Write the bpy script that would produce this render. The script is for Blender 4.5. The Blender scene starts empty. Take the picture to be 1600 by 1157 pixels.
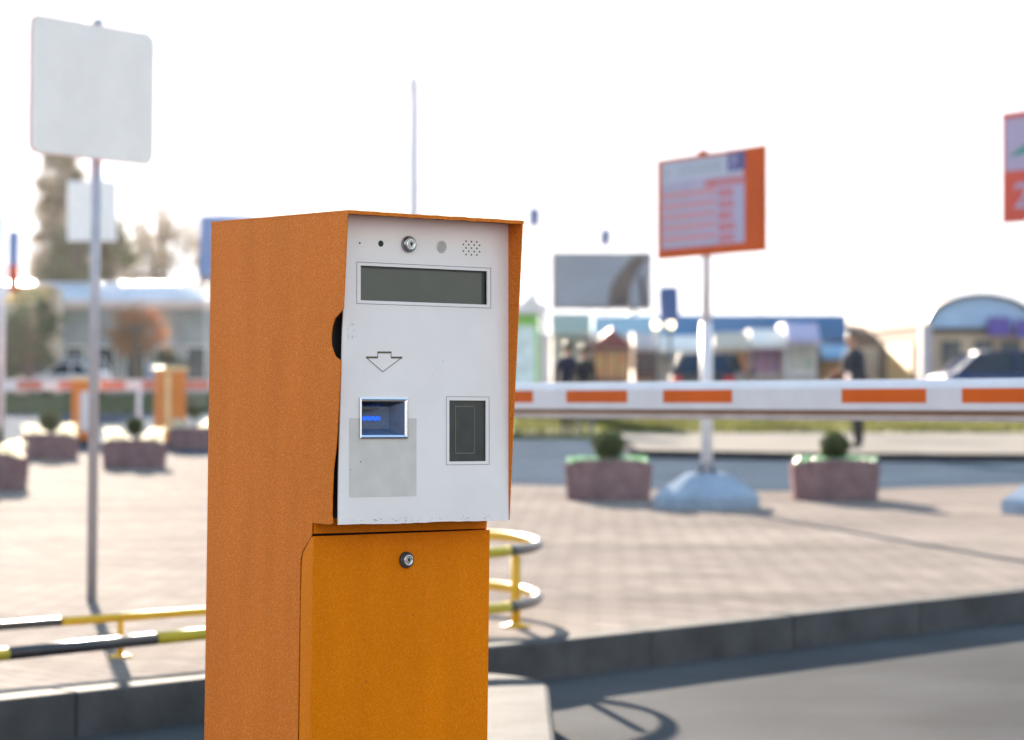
import bpy, bmesh, math, random
from mathutils import Vector, Matrix
R_ = math.radians
random.seed(7)
scene = bpy.context.scene
col = scene.collection

# ------------------------------------------------------------------ camera
FPX, CXP, CYP, CAMH = 4000.0, 800.0, 533.0, 1.03
PITCH = math.atan(72 / FPX)
cam_d = bpy.data.cameras.new('camera')
cam = bpy.data.objects.new('camera', cam_d)
col.objects.link(cam)
cam.location = (0, 0, CAMH)
cam.rotation_euler = (R_(90) + PITCH, 0, 0)
cam_d.sensor_width = 36
cam_d.lens = 36 * FPX / 1600
cam_d.shift_y = -45.5 / 1600
cam_d.clip_start = 0.05
cam_d.clip_end = 6000
cam_d.dof.use_dof = True
cam_d.dof.focus_distance = 4.56
cam_d.dof.aperture_fstop = 4.7
scene.camera = cam


def ray(px, py):
    c = (px - CXP, FPX, -(py - CYP))
    return Vector((c[0], c[1] * math.cos(PITCH) - c[2] * math.sin(PITCH), c[1] * math.sin(PITCH) + c[2] * math.cos(PITCH)))


def at(px, py, Y):
    """point seen at photo pixel (px,py) at distance Y"""
    r = ray(px, py)
    return Vector((0, 0, CAMH)) + r * (Y / r.y)


def gnd(px, py, z=0.0):
    r = ray(px, py)
    return Vector((0, 0, CAMH)) + r * ((z - CAMH) / r.z)


# ------------------------------------------------------------------ materials
MATS = {}


def newmat(name):
    m = bpy.data.materials.new(name)
    m.use_nodes = True
    nt = m.node_tree
    b = nt.nodes['Principled BSDF']
    MATS[name] = m
    return m, nt, b


def N(nt, t, **kw):
    n = nt.nodes.new(t)
    for k, v in kw.items():
        if k in n.inputs:
            n.inputs[k].default_value = v
        else:
            setattr(n, k, v)
    return n


def mat(name, color, rough=0.6, metal=0.0, spec=0.5, noise=0.0, nscale=20.0, bump=0.0, bscale=100.0, bdist=0.002,
        emit=0.0, emit_col=None, coat=0.0, color2=None, trans=0.0, coord='Object'):
    """general procedural surface: colour broken by noise, optional bump"""
    m, nt, b = newmat(name)
    b.inputs['Roughness'].default_value = rough
    b.inputs['Metallic'].default_value = metal
    b.inputs['Specular IOR Level'].default_value = spec
    b.inputs['Coat Weight'].default_value = coat
    tc = N(nt, 'ShaderNodeTexCoord')
    c = (*color, 1)
    n1 = N(nt, 'ShaderNodeTexNoise', Scale=nscale, Detail=5.0, Roughness=0.6)
    nt.links.new(tc.outputs[coord], n1.inputs['Vector'])
    r = N(nt, 'ShaderNodeValToRGB')
    k = noise
    c2 = color2 if color2 else tuple(x * (1 - k) for x in color)
    c1 = tuple(min(1, x * (1 + k * 0.6)) for x in color)
    r.color_ramp.elements[0].position = 0.34
    r.color_ramp.elements[1].position = 0.66
    r.color_ramp.elements[0].color = (*c2, 1)
    r.color_ramp.elements[1].color = (*c1, 1)
    nt.links.new(n1.outputs['Fac'], r.inputs['Fac'])
    nt.links.new(r.outputs['Color'], b.inputs['Base Color'])
    if bump > 0:
        n2 = N(nt, 'ShaderNodeTexNoise', Scale=bscale, Detail=3.0)
        nt.links.new(tc.outputs[coord], n2.inputs['Vector'])
        bp = N(nt, 'ShaderNodeBump', Strength=bump, Distance=bdist)
        nt.links.new(n2.outputs['Fac'], bp.inputs['Height'])
        nt.links.new(bp.outputs['Normal'], b.inputs['Normal'])
    if emit > 0:
        b.inputs['Emission Color'].default_value = (*(emit_col or color), 1)
        b.inputs['Emission Strength'].default_value = emit
    if trans > 0:
        out = nt.nodes['Material Output']
        tr = N(nt, 'ShaderNodeBsdfTranslucent')
        nt.links.new(r.outputs['Color'], tr.inputs['Color'])
        mx = N(nt, 'ShaderNodeMixShader', Fac=trans)
        nt.links.new(b.outputs[0], mx.inputs[1])
        nt.links.new(tr.outputs[0], mx.inputs[2])
        nt.links.new(mx.outputs[0], out.inputs['Surface'])
    return m


def powder(name, c, c2, rough=0.42):
    """textured powder coat: fine pebbled bump with lighter flecks painted in as sparkle, a few rust specks and worn blotches"""
    m, nt, b = newmat(name)
    tc = N(nt, 'ShaderNodeTexCoord')
    fine = N(nt, 'ShaderNodeTexNoise', Scale=560.0, Detail=1.0, Roughness=0.5)
    big = N(nt, 'ShaderNodeTexNoise', Scale=6.0, Detail=5.0)
    nt.links.new(tc.outputs['Object'], fine.inputs['Vector'])
    mpb = N(nt, 'ShaderNodeMapping')
    mpb.inputs['Scale'].default_value = (2.2, 2.2, 0.45)
    nt.links.new(tc.outputs['Object'], mpb.inputs['Vector'])
    nt.links.new(mpb.outputs[0], big.inputs['Vector'])
    r = N(nt, 'ShaderNodeValToRGB')
    r.color_ramp.elements[0].position = 0.42
    r.color_ramp.elements[1].position = 0.64
    r.color_ramp.elements[0].color = (*c, 1)
    r.color_ramp.elements[1].color = (*c2, 1)
    nt.links.new(fine.outputs['Fac'], r.inputs['Fac'])
    mx = N(nt, 'ShaderNodeMix', data_type='RGBA', blend_type='MULTIPLY')
    mx.inputs[0].default_value = 0.5
    r2 = N(nt, 'ShaderNodeValToRGB')
    r2.color_ramp.elements[0].position = 0.3
    r2.color_ramp.elements[1].position = 0.7
    r2.color_ramp.elements[0].color = (0.78, 0.76, 0.74, 1)
    r2.color_ramp.elements[1].color = (1, 1, 1, 1)
    nt.links.new(big.outputs['Fac'], r2.inputs['Fac'])
    # glitter of the coat painted in as tiny light flecks, one random value per cell
    fl = N(nt, 'ShaderNodeTexVoronoi', Scale=430.0)
    nt.links.new(tc.outputs['Object'], fl.inputs['Vector'])
    sx = N(nt, 'ShaderNodeSeparateColor')
    nt.links.new(fl.outputs['Color'], sx.inputs[0])
    fr_ = N(nt, 'ShaderNodeMapRange')
    fr_.inputs['From Min'].default_value = 0.62
    fr_.inputs['From Max'].default_value = 1.0
    fr_.inputs['To Max'].default_value = 0.46
    nt.links.new(sx.outputs[0], fr_.inputs[0])
    mf = N(nt, 'ShaderNodeMix', data_type='RGBA')
    nt.links.new(fr_.outputs[0], mf.inputs[0])
    nt.links.new(r.outputs['Color'], mf.inputs[6])
    mf.inputs[7].default_value = (min(1, c2[0] * 1.15), c2[1] * 1.35, c2[2] * 1.5 + 0.02, 1)
    nt.links.new(mf.outputs[2], mx.inputs[6])
    nt.links.new(r2.outputs['Color'], mx.inputs[7])
    vo = N(nt, 'ShaderNodeTexVoronoi', Scale=34.0)
    nt.links.new(tc.outputs['Object'], vo.inputs['Vector'])
    sp = N(nt, 'ShaderNodeMath', operation='LESS_THAN')
    sp.inputs[1].default_value = 0.035
    nt.links.new(vo.outputs['Distance'], sp.inputs[0])
    gate = N(nt, 'ShaderNodeTexNoise', Scale=7.0, Detail=1.0)
    nt.links.new(tc.outputs['Object'], gate.inputs['Vector'])
    g2 = N(nt, 'ShaderNodeMath', operation='GREATER_THAN')
    g2.inputs[1].default_value = 0.52
    nt.links.new(gate.outputs['Fac'], g2.inputs[0])
    mm = N(nt, 'ShaderNodeMath', operation='MULTIPLY')
    nt.links.new(sp.outputs[0], mm.inputs[0])
    nt.links.new(g2.outputs[0], mm.inputs[1])
    mx2 = N(nt, 'ShaderNodeMix', data_type='RGBA')
    nt.links.new(mm.outputs[0], mx2.inputs[0])
    nt.links.new(mx.outputs[2], mx2.inputs[6])
    mx2.inputs[7].default_value = (0.09, 0.035, 0.02, 1)
    nt.links.new(mx2.outputs[2], b.inputs['Base Color'])
    b.inputs['Roughness'].default_value = rough
    b.inputs['Specular IOR Level'].default_value = 0.16
    b.inputs['Specular Tint'].default_value = (1.0, 0.62, 0.25, 1)
    bp = N(nt, 'ShaderNodeBump', Strength=0.22, Distance=0.0004)
    nt.links.new(fine.outputs['Fac'], bp.inputs['Height'])
    nt.links.new(bp.outputs['Normal'], b.inputs['Normal'])
    return m


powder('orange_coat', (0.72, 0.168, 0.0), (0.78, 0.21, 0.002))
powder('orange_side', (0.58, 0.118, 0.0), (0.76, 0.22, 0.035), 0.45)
mat('panel_white', (0.83, 0.745, 0.72), 0.38, noise=0.05, nscale=6, bump=0.25, bscale=7, bdist=0.004)
mat('panel_edge', (0.16, 0.15, 0.15), 0.6, noise=0.4, nscale=80)
mat('black', (0.012, 0.012, 0.013), 0.6, noise=0.2)
mat('groove', (0.10, 0.10, 0.11), 0.6)
mat('groove_brown', (0.11, 0.09, 0.05), 0.6)
mat('lcd', (0.068, 0.072, 0.055), 0.22, spec=0.5, noise=0.12, nscale=9)
mat('lcd_edge', (0.03, 0.033, 0.03), 0.4)
mat('reader_glass', (0.026, 0.029, 0.026), 0.25, noise=0.25, nscale=30)
mat('antenna', (0.10, 0.105, 0.085), 0.5)
mat('chrome', (0.72, 0.73, 0.75), 0.16, metal=1.0)
mat('chrome_dark', (0.30, 0.30, 0.32), 0.2, metal=1.0)
mat('brushed', (0.50, 0.49, 0.47), 0.35, metal=0.9, noise=0.1, nscale=60)
mat('button_grey', (0.38, 0.36, 0.33), 0.4, noise=0.08, nscale=90)
mat('sticker', (0.62, 0.555, 0.51), 0.42, noise=0.07, nscale=25)
mat('slot_blue', (0.075, 0.11, 0.20), 0.35, noise=0.2, nscale=60)
mat('slot_dark', (0.03, 0.035, 0.05), 0.4)
mat('led_blue', (0.01, 0.06, 0.5), 0.5, emit=0.11, emit_col=(0.005, 0.13, 1.0))
mat('white_paint', (0.60, 0.58, 0.62), 0.42, noise=0.06, nscale=8)
mat('arm_orange', (0.58, 0.095, 0.003), 0.5, spec=0.2, noise=0.12, nscale=4)
mat('arm_red', (0.42, 0.13, 0.09), 0.5, noise=0.1)
mat('rubber_brown', (0.24, 0.135, 0.085), 0.7, noise=0.15, nscale=12)
mat('rubber_pink', (0.40, 0.33, 0.32), 0.6, noise=0.15, nscale=12)
mat('yellow_pipe', (0.58, 0.33, 0.004), 0.5, noise=0.12, nscale=9)
mat('lime_pipe', (0.42, 0.33, 0.010), 0.5, noise=0.12, nscale=9)
mat('black_pipe', (0.025, 0.027, 0.032), 0.35, noise=0.3, nscale=15)
mat('planter_pink', (0.185, 0.125, 0.135), 0.85, spec=0.15, noise=0.25, nscale=7, bump=0.5, bscale=120)
mat('concrete_white', (0.25, 0.31, 0.395), 0.75, noise=0.15, nscale=5, bump=0.4, bscale=90)
mat('leaf_dark', (0.05, 0.075, 0.02), 0.45, noise=0.5, nscale=9, trans=0.25)
mat('leaf_sunlit', (0.66, 0.64, 0.52), 0.3, noise=0.2, nscale=20, trans=0.6)  # near-white leaf colour carries the sunlit highlights of the left planters
mat('leaf_mint', (0.16, 0.32, 0.20), 0.35, noise=0.3, nscale=30, trans=0.35)
mat('leaf_olive', (0.13, 0.13, 0.07), 0.8, spec=0.1, noise=0.4, nscale=1.2, trans=0.15)
mat('leaf_green', (0.035, 0.065, 0.018), 0.5, noise=0.4, nscale=1.2, trans=0.25)
mat('leaf_rust', (0.26, 0.11, 0.045), 0.55, noise=0.4, nscale=1.0, trans=0.35)
mat('leaf_pale', (0.27, 0.21, 0.14), 0.8, spec=0.1, noise=0.4, nscale=1.0, trans=0.15)
mat('bark', (0.12, 0.09, 0.07), 0.85, noise=0.4, nscale=5, bump=0.6, bscale=30, bdist=0.02)
mat('soil', (0.05, 0.04, 0.03), 0.9, noise=0.4, nscale=30)
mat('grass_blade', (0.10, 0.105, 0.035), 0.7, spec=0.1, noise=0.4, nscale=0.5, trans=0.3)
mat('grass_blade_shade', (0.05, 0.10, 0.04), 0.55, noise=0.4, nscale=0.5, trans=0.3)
mat('galv', (0.36, 0.35, 0.40), 0.4, metal=0.3, noise=0.12, nscale=8)
mat('galv_dark', (0.13, 0.14, 0.17), 0.45, metal=0.3, noise=0.2, nscale=8)
mat('sign_orange', (0.46, 0.075, 0.012), 0.6, spec=0.15, noise=0.08, nscale=3)
mat('sign_face', (0.34, 0.32, 0.46), 0.6, spec=0.2, noise=0.04, nscale=3)
mat('sign_face_head', (0.32, 0.36, 0.48), 0.4, noise=0.04, nscale=3)
mat('sign_navy', (0.03, 0.04, 0.20), 0.4, noise=0.1)
mat('sign_red_ink', (0.46, 0.09, 0.10), 0.5, noise=0.1)
mat('sign_pink_ink', (0.46, 0.20, 0.24), 0.5, noise=0.1)
mat('sign_grey_ink', (0.27, 0.30, 0.37), 0.5, noise=0.1)
mat('sign_red', (0.46, 0.055, 0.035), 0.45, noise=0.08, nscale=3)
mat('sign_green', (0.01, 0.22, 0.20), 0.45, noise=0.1)
mat('sign_back', (0.78, 0.755, 0.745), 0.5, noise=0.05, nscale=4)
mat('red_edge', (0.62, 0.25, 0.22), 0.5)
mat('blue_sign', (0.03, 0.08, 0.24), 0.5, noise=0.1, nscale=3)
mat('pale_blue_sign', (0.16, 0.25, 0.48), 0.5, noise=0.1, nscale=3)
mat('blue_roof', (0.015, 0.13, 0.34), 0.5, noise=0.12, nscale=0.6)
mat('blue_roof_pale', (0.12, 0.30, 0.50), 0.5, noise=0.12, nscale=0.6)
mat('maroon', (0.14, 0.03, 0.035), 0.6, noise=0.2, nscale=2)
mat('beige_wall', (0.42, 0.36, 0.30), 0.75, noise=0.15, nscale=1.0)
mat('tan_wall', (0.46, 0.36, 0.27), 0.75, noise=0.12, nscale=1.0)
mat('white_wall', (0.62, 0.60, 0.58), 0.7, noise=0.1, nscale=1.0)
mat('lilac_wall', (0.38, 0.33, 0.34), 0.7, noise=0.1, nscale=1.0)
mat('green_trim', (0.20, 0.48, 0.12), 0.55, noise=0.1, nscale=2)
mat('poster', (0.50, 0.62, 0.66), 0.4, noise=0.3, nscale=2.5)
mat('goods_mix', (0.5, 0.16, 0.08), 0.6, color2=(0.42, 0.40, 0.14), nscale=3.5)
mat('goods_mix2', (0.55, 0.5, 0.45), 0.6, color2=(0.10, 0.22, 0.14), nscale=3.0)
mat('goods_pink', (0.50, 0.12, 0.22), 0.6, color2=(0.15, 0.2, 0.42), nscale=3.2)
mat('shopglass', (0.035, 0.05, 0.06), 0.08, noise=0.3, nscale=1.5)
mat('sky_glass', (0.26, 0.40, 0.60), 0.15, noise=0.15, nscale=0.6)
mat('purple_sign', (0.09, 0.07, 0.30), 0.5, noise=0.1)
mat('billboard_pic', (0.14, 0.185, 0.26), 0.55, noise=0.18, nscale=0.35)
mat('billboard_dark', (0.02, 0.02, 0.028), 0.6, noise=0.2, nscale=1)
mat('frame_grey', (0.10, 0.11, 0.13), 0.5, noise=0.1)
mat('dark_steel', (0.05, 0.055, 0.06), 0.45, noise=0.2)
mat('warm_glow', (0.9, 0.75, 0.4), 0.4, emit=0.9, emit_col=(1.0, 0.75, 0.35))
mat('car_dark', (0.02, 0.024, 0.035), 0.5, spec=0.3, coat=0.05, noise=0.1)
mat('car_blue', (0.006, 0.035, 0.12), 0.5, spec=0.3, coat=0.05, noise=0.1)
mat('car_white', (0.55, 0.58, 0.62), 0.25, spec=0.6, coat=0.8, noise=0.04)
mat('car_glass', (0.012, 0.03, 0.055), 0.10, spec=0.2)
mat('tyre', (0.02, 0.02, 0.02), 0.8, noise=0.2)
mat('rim', (0.4, 0.4, 0.42), 0.3, metal=0.8)
mat('lamp_red', (0.5, 0.02, 0.02), 0.2)
mat('lamp_clear', (0.7, 0.7, 0.7), 0.12, metal=0.5)
mat('skin', (0.36, 0.19, 0.12), 0.55)
mat('hair', (0.025, 0.018, 0.014), 0.5)
mat('cloth_black', (0.015, 0.015, 0.018), 0.85, noise=0.3)
mat('cloth_navy', (0.010, 0.014, 0.03), 0.85, noise=0.2)
mat('cloth_slate', (0.022, 0.025, 0.04), 0.85, noise=0.2)
mat('cloth_blue', (0.16, 0.26, 0.42), 0.85, noise=0.2)
mat('cloth_grey', (0.10, 0.10, 0.12), 0.85, noise=0.2)
mat('sunlit_cream', (0.78, 0.52, 0.25), 0.5, noise=0.1, nscale=3)  # pale colour carries the sunlight on the cabinets' tops and left side
mat('cabinet_orange', (0.62, 0.17, 0.004), 0.4, noise=0.1, nscale=3)
mat('kerb_stone', (0.078, 0.080, 0.083), 0.8, spec=0.05, noise=0.25, nscale=5, bump=0.5, bscale=60, bdist=0.004)
mat('kerb_dark', (0.05, 0.05, 0.055), 0.85, spec=0.1, noise=0.25, nscale=5)
mat('pave_far', (0.20, 0.185, 0.17), 0.8, spec=0.04, noise=0.15, nscale=0.8)
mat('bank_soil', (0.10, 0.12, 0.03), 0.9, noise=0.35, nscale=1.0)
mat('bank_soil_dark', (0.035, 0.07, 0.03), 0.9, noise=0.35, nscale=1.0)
mat('awning_sage', (0.24, 0.30, 0.27), 0.8, noise=0.1)
mat('awning_yellow', (0.75, 0.62, 0.32), 0.6, noise=0.1, trans=0.85)
mat('roof_metal', (0.42, 0.47, 0.55), 0.35, metal=0.2, noise=0.1, nscale=0.6)
mat('fascia_pink', (0.46, 0.38, 0.36), 0.6, noise=0.1, nscale=0.6)
mat('wall_dim', (0.22, 0.25, 0.26), 0.8, noise=0.4, nscale=0.35)
mat('hall_side', (0.20, 0.145, 0.115), 0.9, spec=0.05, noise=0.15, nscale=0.5)
mat('vault_pink', (0.36, 0.27, 0.22), 0.9, spec=0.05, noise=0.15, nscale=0.5)


def asphalt(name, base, rough=0.75, gscale=140):
    m, nt, b = newmat(name)
    tc = N(nt, 'ShaderNodeTexCoord')
    a = N(nt, 'ShaderNodeTexNoise', Scale=0.7, Detail=6.0)
    g = N(nt, 'ShaderNodeTexNoise', Scale=float(gscale), Detail=2.0)
    for n in (a, g):
        nt.links.new(tc.outputs['Object'], n.inputs['Vector'])
    r = N(nt, 'ShaderNodeValToRGB')
    r.color_ramp.elements[0].position = 0.35
    r.color_ramp.elements[1].position = 0.68
    r.color_ramp.elements[0].color = (*[x * 0.75 for x in base], 1)
    r.color_ramp.elements[1].color = (*[x * 1.2 for x in base], 1)
    nt.links.new(a.outputs['Fac'], r.inputs['Fac'])
    r2 = N(nt, 'ShaderNodeValToRGB')
    r2.color_ramp.elements[0].position = 0.35
    r2.color_ramp.elements[1].position = 0.7
    r2.color_ramp.elements[0].color = (0.6, 0.6, 0.6, 1)
    r2.color_ramp.elements[1].color = (1.25, 1.25, 1.25, 1)
    nt.links.new(g.outputs['Fac'], r2.inputs['Fac'])
    mx = N(nt, 'ShaderNodeMix', data_type='RGBA', blend_type='MULTIPLY')
    mx.inputs[0].default_value = 1
    nt.links.new(r.outputs['Color'], mx.inputs[6])
    nt.links.new(r2.outputs['Color'], mx.inputs[7])
    nt.links.new(mx.outputs[2], b.inputs['Base Color'])
    b.inputs['Roughness'].default_value = rough
    b.inputs['Specular IOR Level'].default_value = 0.05
    bp = N(nt, 'ShaderNodeBump', Strength=0.5, Distance=0.006)
    nt.links.new(g.outputs['Fac'], bp.inputs['Height'])
    nt.links.new(bp.outputs['Normal'], b.inputs['Normal'])
    return m


asphalt('asphalt_near', (0.082, 0.084, 0.089))
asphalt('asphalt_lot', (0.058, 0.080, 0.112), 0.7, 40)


def paving():
    m, nt, b = newmat('paving')
    tc = N(nt, 'ShaderNodeTexCoord')
    mp = N(nt, 'ShaderNodeMapping')
    mp.inputs['Rotation'].default_value = (0, 0, R_(47))
    nt.links.new(tc.outputs['Object'], mp.inputs['Vector'])
    br = N(nt, 'ShaderNodeTexBrick', Scale=1.0)
    br.inputs['Brick Width'].default_value = 0.21
    br.inputs['Row Height'].default_value = 0.105
    br.inputs['Mortar Size'].default_value = 0.006
    br.inputs['Color1'].default_value = (0.222, 0.200, 0.188, 1)
    br.inputs['Color2'].default_value = (0.166, 0.149, 0.141, 1)
    br.inputs['Mortar'].default_value = (0.09, 0.075, 0.07, 1)
    nt.links.new(mp.outputs[0], br.inputs['Vector'])
    a = N(nt, 'ShaderNodeTexNoise', Scale=0.55, Detail=6.0)
    mp2 = N(nt, 'ShaderNodeMapping')
    mp2.inputs['Rotation'].default_value = (0, 0, R_(-47))
    mp2.inputs['Scale'].default_value = (0.35, 1.6, 1)
    nt.links.new(tc.outputs['Object'], mp2.inputs['Vector'])
    nt.links.new(mp2.outputs[0], a.inputs['Vector'])
    r = N(nt, 'ShaderNodeValToRGB')
    r.color_ramp.elements[0].position = 0.32
    r.color_ramp.elements[1].position = 0.7
    r.color_ramp.elements[0].color = (0.80, 0.78, 0.78, 1)
    r.color_ramp.elements[1].color = (1.15, 1.13, 1.10, 1)
    nt.links.new(a.outputs['Fac'], r.inputs['Fac'])
    mx = N(nt, 'ShaderNodeMix', data_type='RGBA', blend_type='MULTIPLY')
    mx.inputs[0].default_value = 1
    nt.links.new(br.outputs['Color'], mx.inputs[6])
    nt.links.new(r.outputs['Color'], mx.inputs[7])
    nt.links.new(mx.outputs[2], b.inputs['Base Color'])
    b.inputs['Roughness'].default_value = 0.7
    b.inputs['Specular IOR Level'].default_value = 0.05
    bp = N(nt, 'ShaderNodeBump', Strength=0.6, Distance=0.004)
    nt.links.new(br.outputs['Fac'], bp.inputs['Height'])
    bp.invert = True
    nt.links.new(bp.outputs['Normal'], b.inputs['Normal'])


paving()


def mostly_diffuse(name, glossy):
    """open-pored ground: little mirror reflection at grazing angles"""
    nt = MATS[name].node_tree
    b = nt.nodes['Principled BSDF']
    d = N(nt, 'ShaderNodeBsdfDiffuse')
    for k in ('Base Color', 'Normal'):
        if b.inputs[k].is_linked:
            nt.links.new(b.inputs[k].links[0].from_socket, d.inputs['Color' if k == 'Base Color' else k])
    mx = N(nt, 'ShaderNodeMixShader', Fac=glossy)
    nt.links.new(d.outputs[0], mx.inputs[1])
    nt.links.new(b.outputs[0], mx.inputs[2])
    nt.links.new(mx.outputs[0], nt.nodes['Material Output'].inputs['Surface'])


mostly_diffuse('paving', 0.03)
for nm_, gl_ in (('asphalt_near', 0.10), ('asphalt_lot', 0.02), ('pave_far', 0.08), ('kerb_stone', 0.35), ('kerb_dark', 0.04)):
    mostly_diffuse(nm_, gl_)

mostly_diffuse('planter_pink', 0.0)
mostly_diffuse('concrete_white', 0.08)

# ------------------------------------------------------------------ mesh builder


class MB:
    def __init__(self):
        self.bm = bmesh.new()
        self.mats = []
        self.cur = 0

    def m(self, name):
        if name not in self.mats:
            self.mats.append(name)
        self.cur = self.mats.index(name)
        return self

    def face(self, vs):
        try:
            f = self.bm.faces.new(vs)
            f.material_index = self.cur
            return f
        except ValueError:
            return None

    def poly(self, pts):
        return self.face([self.bm.verts.new(p) for p in pts])

    def box(self, a, b, T=None):
        x0, y0, z0 = a
        x1, y1, z1 = b
        P = [Vector(p) for p in ((x0, y0, z0), (x1, y0, z0), (x1, y1, z0), (x0, y1, z0), (x0, y0, z1), (x1, y0, z1), (x1, y1, z1), (x0, y1, z1))]
        if T:
            P = [T(p) if callable(T) else T @ p for p in P]
        v = [self.bm.verts.new(p) for p in P]
        for f in ((3, 2, 1, 0), (4, 5, 6, 7), (0, 1, 5, 4), (1, 2, 6, 5), (2, 3, 7, 6), (3, 0, 4, 7)):
            self.face([v[i] for i in f])
        return self

    def prism(self, pts, d):
        """closed polygon (list of 3D pts) extruded by vector d"""
        d = Vector(d)
        a = [self.bm.verts.new(p) for p in pts]
        b = [self.bm.verts.new(Vector(p) + d) for p in pts]
        self.face(a[::-1])
        self.face(b)
        n = len(a)
        for i in range(n):
            self.face([a[i], a[(i + 1) % n], b[(i + 1) % n], b[i]])
        return self

    def tube(self, pts, r, seg=12, cap=True, r2=None):
        pts = [Vector(p) for p in pts]
        rings = []
        up = None
        for i, p in enumerate(pts):
            if i == 0:
                t = pts[1] - p
            elif i == len(pts) - 1:
                t = p - pts[i - 1]
            else:
                t = (pts[i + 1] - pts[i - 1])
            t.normalize()
            if up is None:
                up = Vector((0, 0, 1)) if abs(t.z) < 0.9 else Vector((1, 0, 0))
            s = t.cross(up).normalized()
            u = s.cross(t).normalized()
            up = u
            rr = r if r2 is None else r + (r2 - r) * i / (len(pts) - 1)
            rings.append([self.bm.verts.new(p + (s * math.cos(2 * math.pi * k / seg) + u * math.sin(2 * math.pi * k / seg)) * rr) for k in range(seg)])
        for a, b in zip(rings, rings[1:]):
            for k in range(seg):
                f = self.face([a[k], a[(k + 1) % seg], b[(k + 1) % seg], b[k]])
                if f:
                    f.smooth = True
        if cap:
            self.face(rings[0][::-1])
            self.face(rings[-1])
        return self

    def lathe(self, prof, T=None, seg=28, cap0=True, cap1=True):
        """prof: (r, h) list revolved about +z then transformed"""
        rings = []
        for r, h in prof:
            ring = []
            for k in range(seg):
                p = Vector((r * math.cos(2 * math.pi * k / seg), r * math.sin(2 * math.pi * k / seg), h))
                ring.append(self.bm.verts.new(T @ p if T else p))
            rings.append(ring)
        for a, b in zip(rings, rings[1:]):
            for k in range(seg):
                f = self.face([a[k], a[(k + 1) % seg], b[(k + 1) % seg], b[k]])
                if f:
                    f.smooth = True
        if cap0:
            self.face(rings[0][::-1])
        if cap1:
            self.face(rings[-1])
        return self

    def ball(self, c, r, sub=2, sc=(1, 1, 1)):
        res = bmesh.ops.create_icosphere(self.bm, subdivisions=sub, radius=r, matrix=Matrix.Translation(c) @ Matrix.Diagonal((*sc, 1)))
        for v in res['verts']:
            for f in v.link_faces:
                f.material_index = self.cur
                f.smooth = True
        return self

    def build(self, name, parent=None, bevel=0.0, loc=None, fixn=True):
        if fixn:
            bmesh.ops.recalc_face_normals(self.bm, faces=self.bm.faces)
        me = bpy.data.meshes.new(name)
        self.bm.to_mesh(me)
        self.bm.free()
        for n in self.mats:
            me.materials.append(MATS[n])
        o = bpy.data.objects.new(name, me)
        col.objects.link(o)
        if loc is not None:
            o.location = loc
        if parent:
            o.parent = parent
        if bevel > 0:
            md = o.modifiers.new('Bevel', 'BEVEL')
            md.width = bevel
            md.segments = 2
            md.limit_method = 'ANGLE'
            md.angle_limit = R_(40)
        return o


def tag(o, label=None, cat=None, group=None, kind=None):
    if label:
        o['label'] = label
    if cat:
        o['category'] = cat
    if group:
        o['group'] = group
    if kind:
        o['kind'] = kind
    return o


def thing(name, label, cat, loc=(0, 0, 0), rz=0.0, group=None):
    o = bpy.data.objects.new(name, None)
    o.empty_display_size = 0.1
    col.objects.link(o)
    o.location = loc
    o.rotation_euler = (0, 0, rz)
    return tag(o, label, cat, group)


def copy_tree(o, loc, rz, label, group=None):
    c = o.copy()
    col.objects.link(c)
    c.location = loc
    c.rotation_euler = (0, 0, rz)
    c['label'] = label
    if group:
        c['group'] = group
    for ch in list(o.children):
        d = ch.copy()
        col.objects.link(d)
        d.parent = c
        for g in list(ch.children):
            e = g.copy()
            col.objects.link(e)
            e.parent = d
    return c


def text_mesh(s, size, name, material, parent, M, extrude=0.002):
    cu = bpy.data.curves.new(name, 'FONT')
    cu.body = s
    cu.size = size
    cu.extrude = extrude
    cu.offset = size * 0.012
    t = bpy.data.objects.new(name + '_src', cu)
    col.objects.link(t)
    bpy.context.view_layer.update()
    dg = bpy.context.evaluated_depsgraph_get()
    me = bpy.data.meshes.new_from_object(t.evaluated_get(dg))
    bpy.data.objects.remove(t)
    me.transform(M)
    me.materials.clear()
    me.materials.append(MATS[material])
    o = bpy.data.objects.new(name, me)
    col.objects.link(o)
    o.parent = parent
    return o


# ------------------------------------------------------------------ the ground
K0 = Vector((-0.093, 10.095, 0))          # a point of the kerb edge of the plaza
KD = Vector((0.684, 0.729, 0)).normalized()
KN = Vector((-KD.y, KD.x, 0))             # into the plaza
b = MB().m('asphalt_near')
b.poly([(-900, -60, -0.15), (900, -60, -0.15), (900, 900, -0.15), (-900, 900, -0.15)])
tag(b.build('road'), kind='structure')

b = MB().m('paving')
A = K0 + KN * 0.15 - KD * 400
B = K0 + KN * 0.15 + KD * 60
C_ = B + KN * 70
D_ = A + KN * 300
b.prism([(A.x, A.y, -0.3), (B.x, B.y, -0.3), (C_.x, C_.y, -0.3), (D_.x, D_.y, -0.3)], (0, 0, 0.3))
tag(b.build('paved_plaza'), kind='structure')

# kerb stones along the plaza edge: 1 m stones with open joints
b = MB().m('kerb_stone')
MK = Matrix((( KD.x, KN.x, 0, K0.x), (KD.y, KN.y, 0, K0.y), (0, 0, 1, 0), (0, 0, 0, 1)))
for i in range(-24, 50):
    j = random.uniform(-0.004, 0.004)
    b.box((i, j, -0.29), (i + 0.995, 0.146, 0.003 + random.uniform(-0.002, 0.002)), MK)
tag(b.build('kerb', bevel=0.008), kind='structure')

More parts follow.
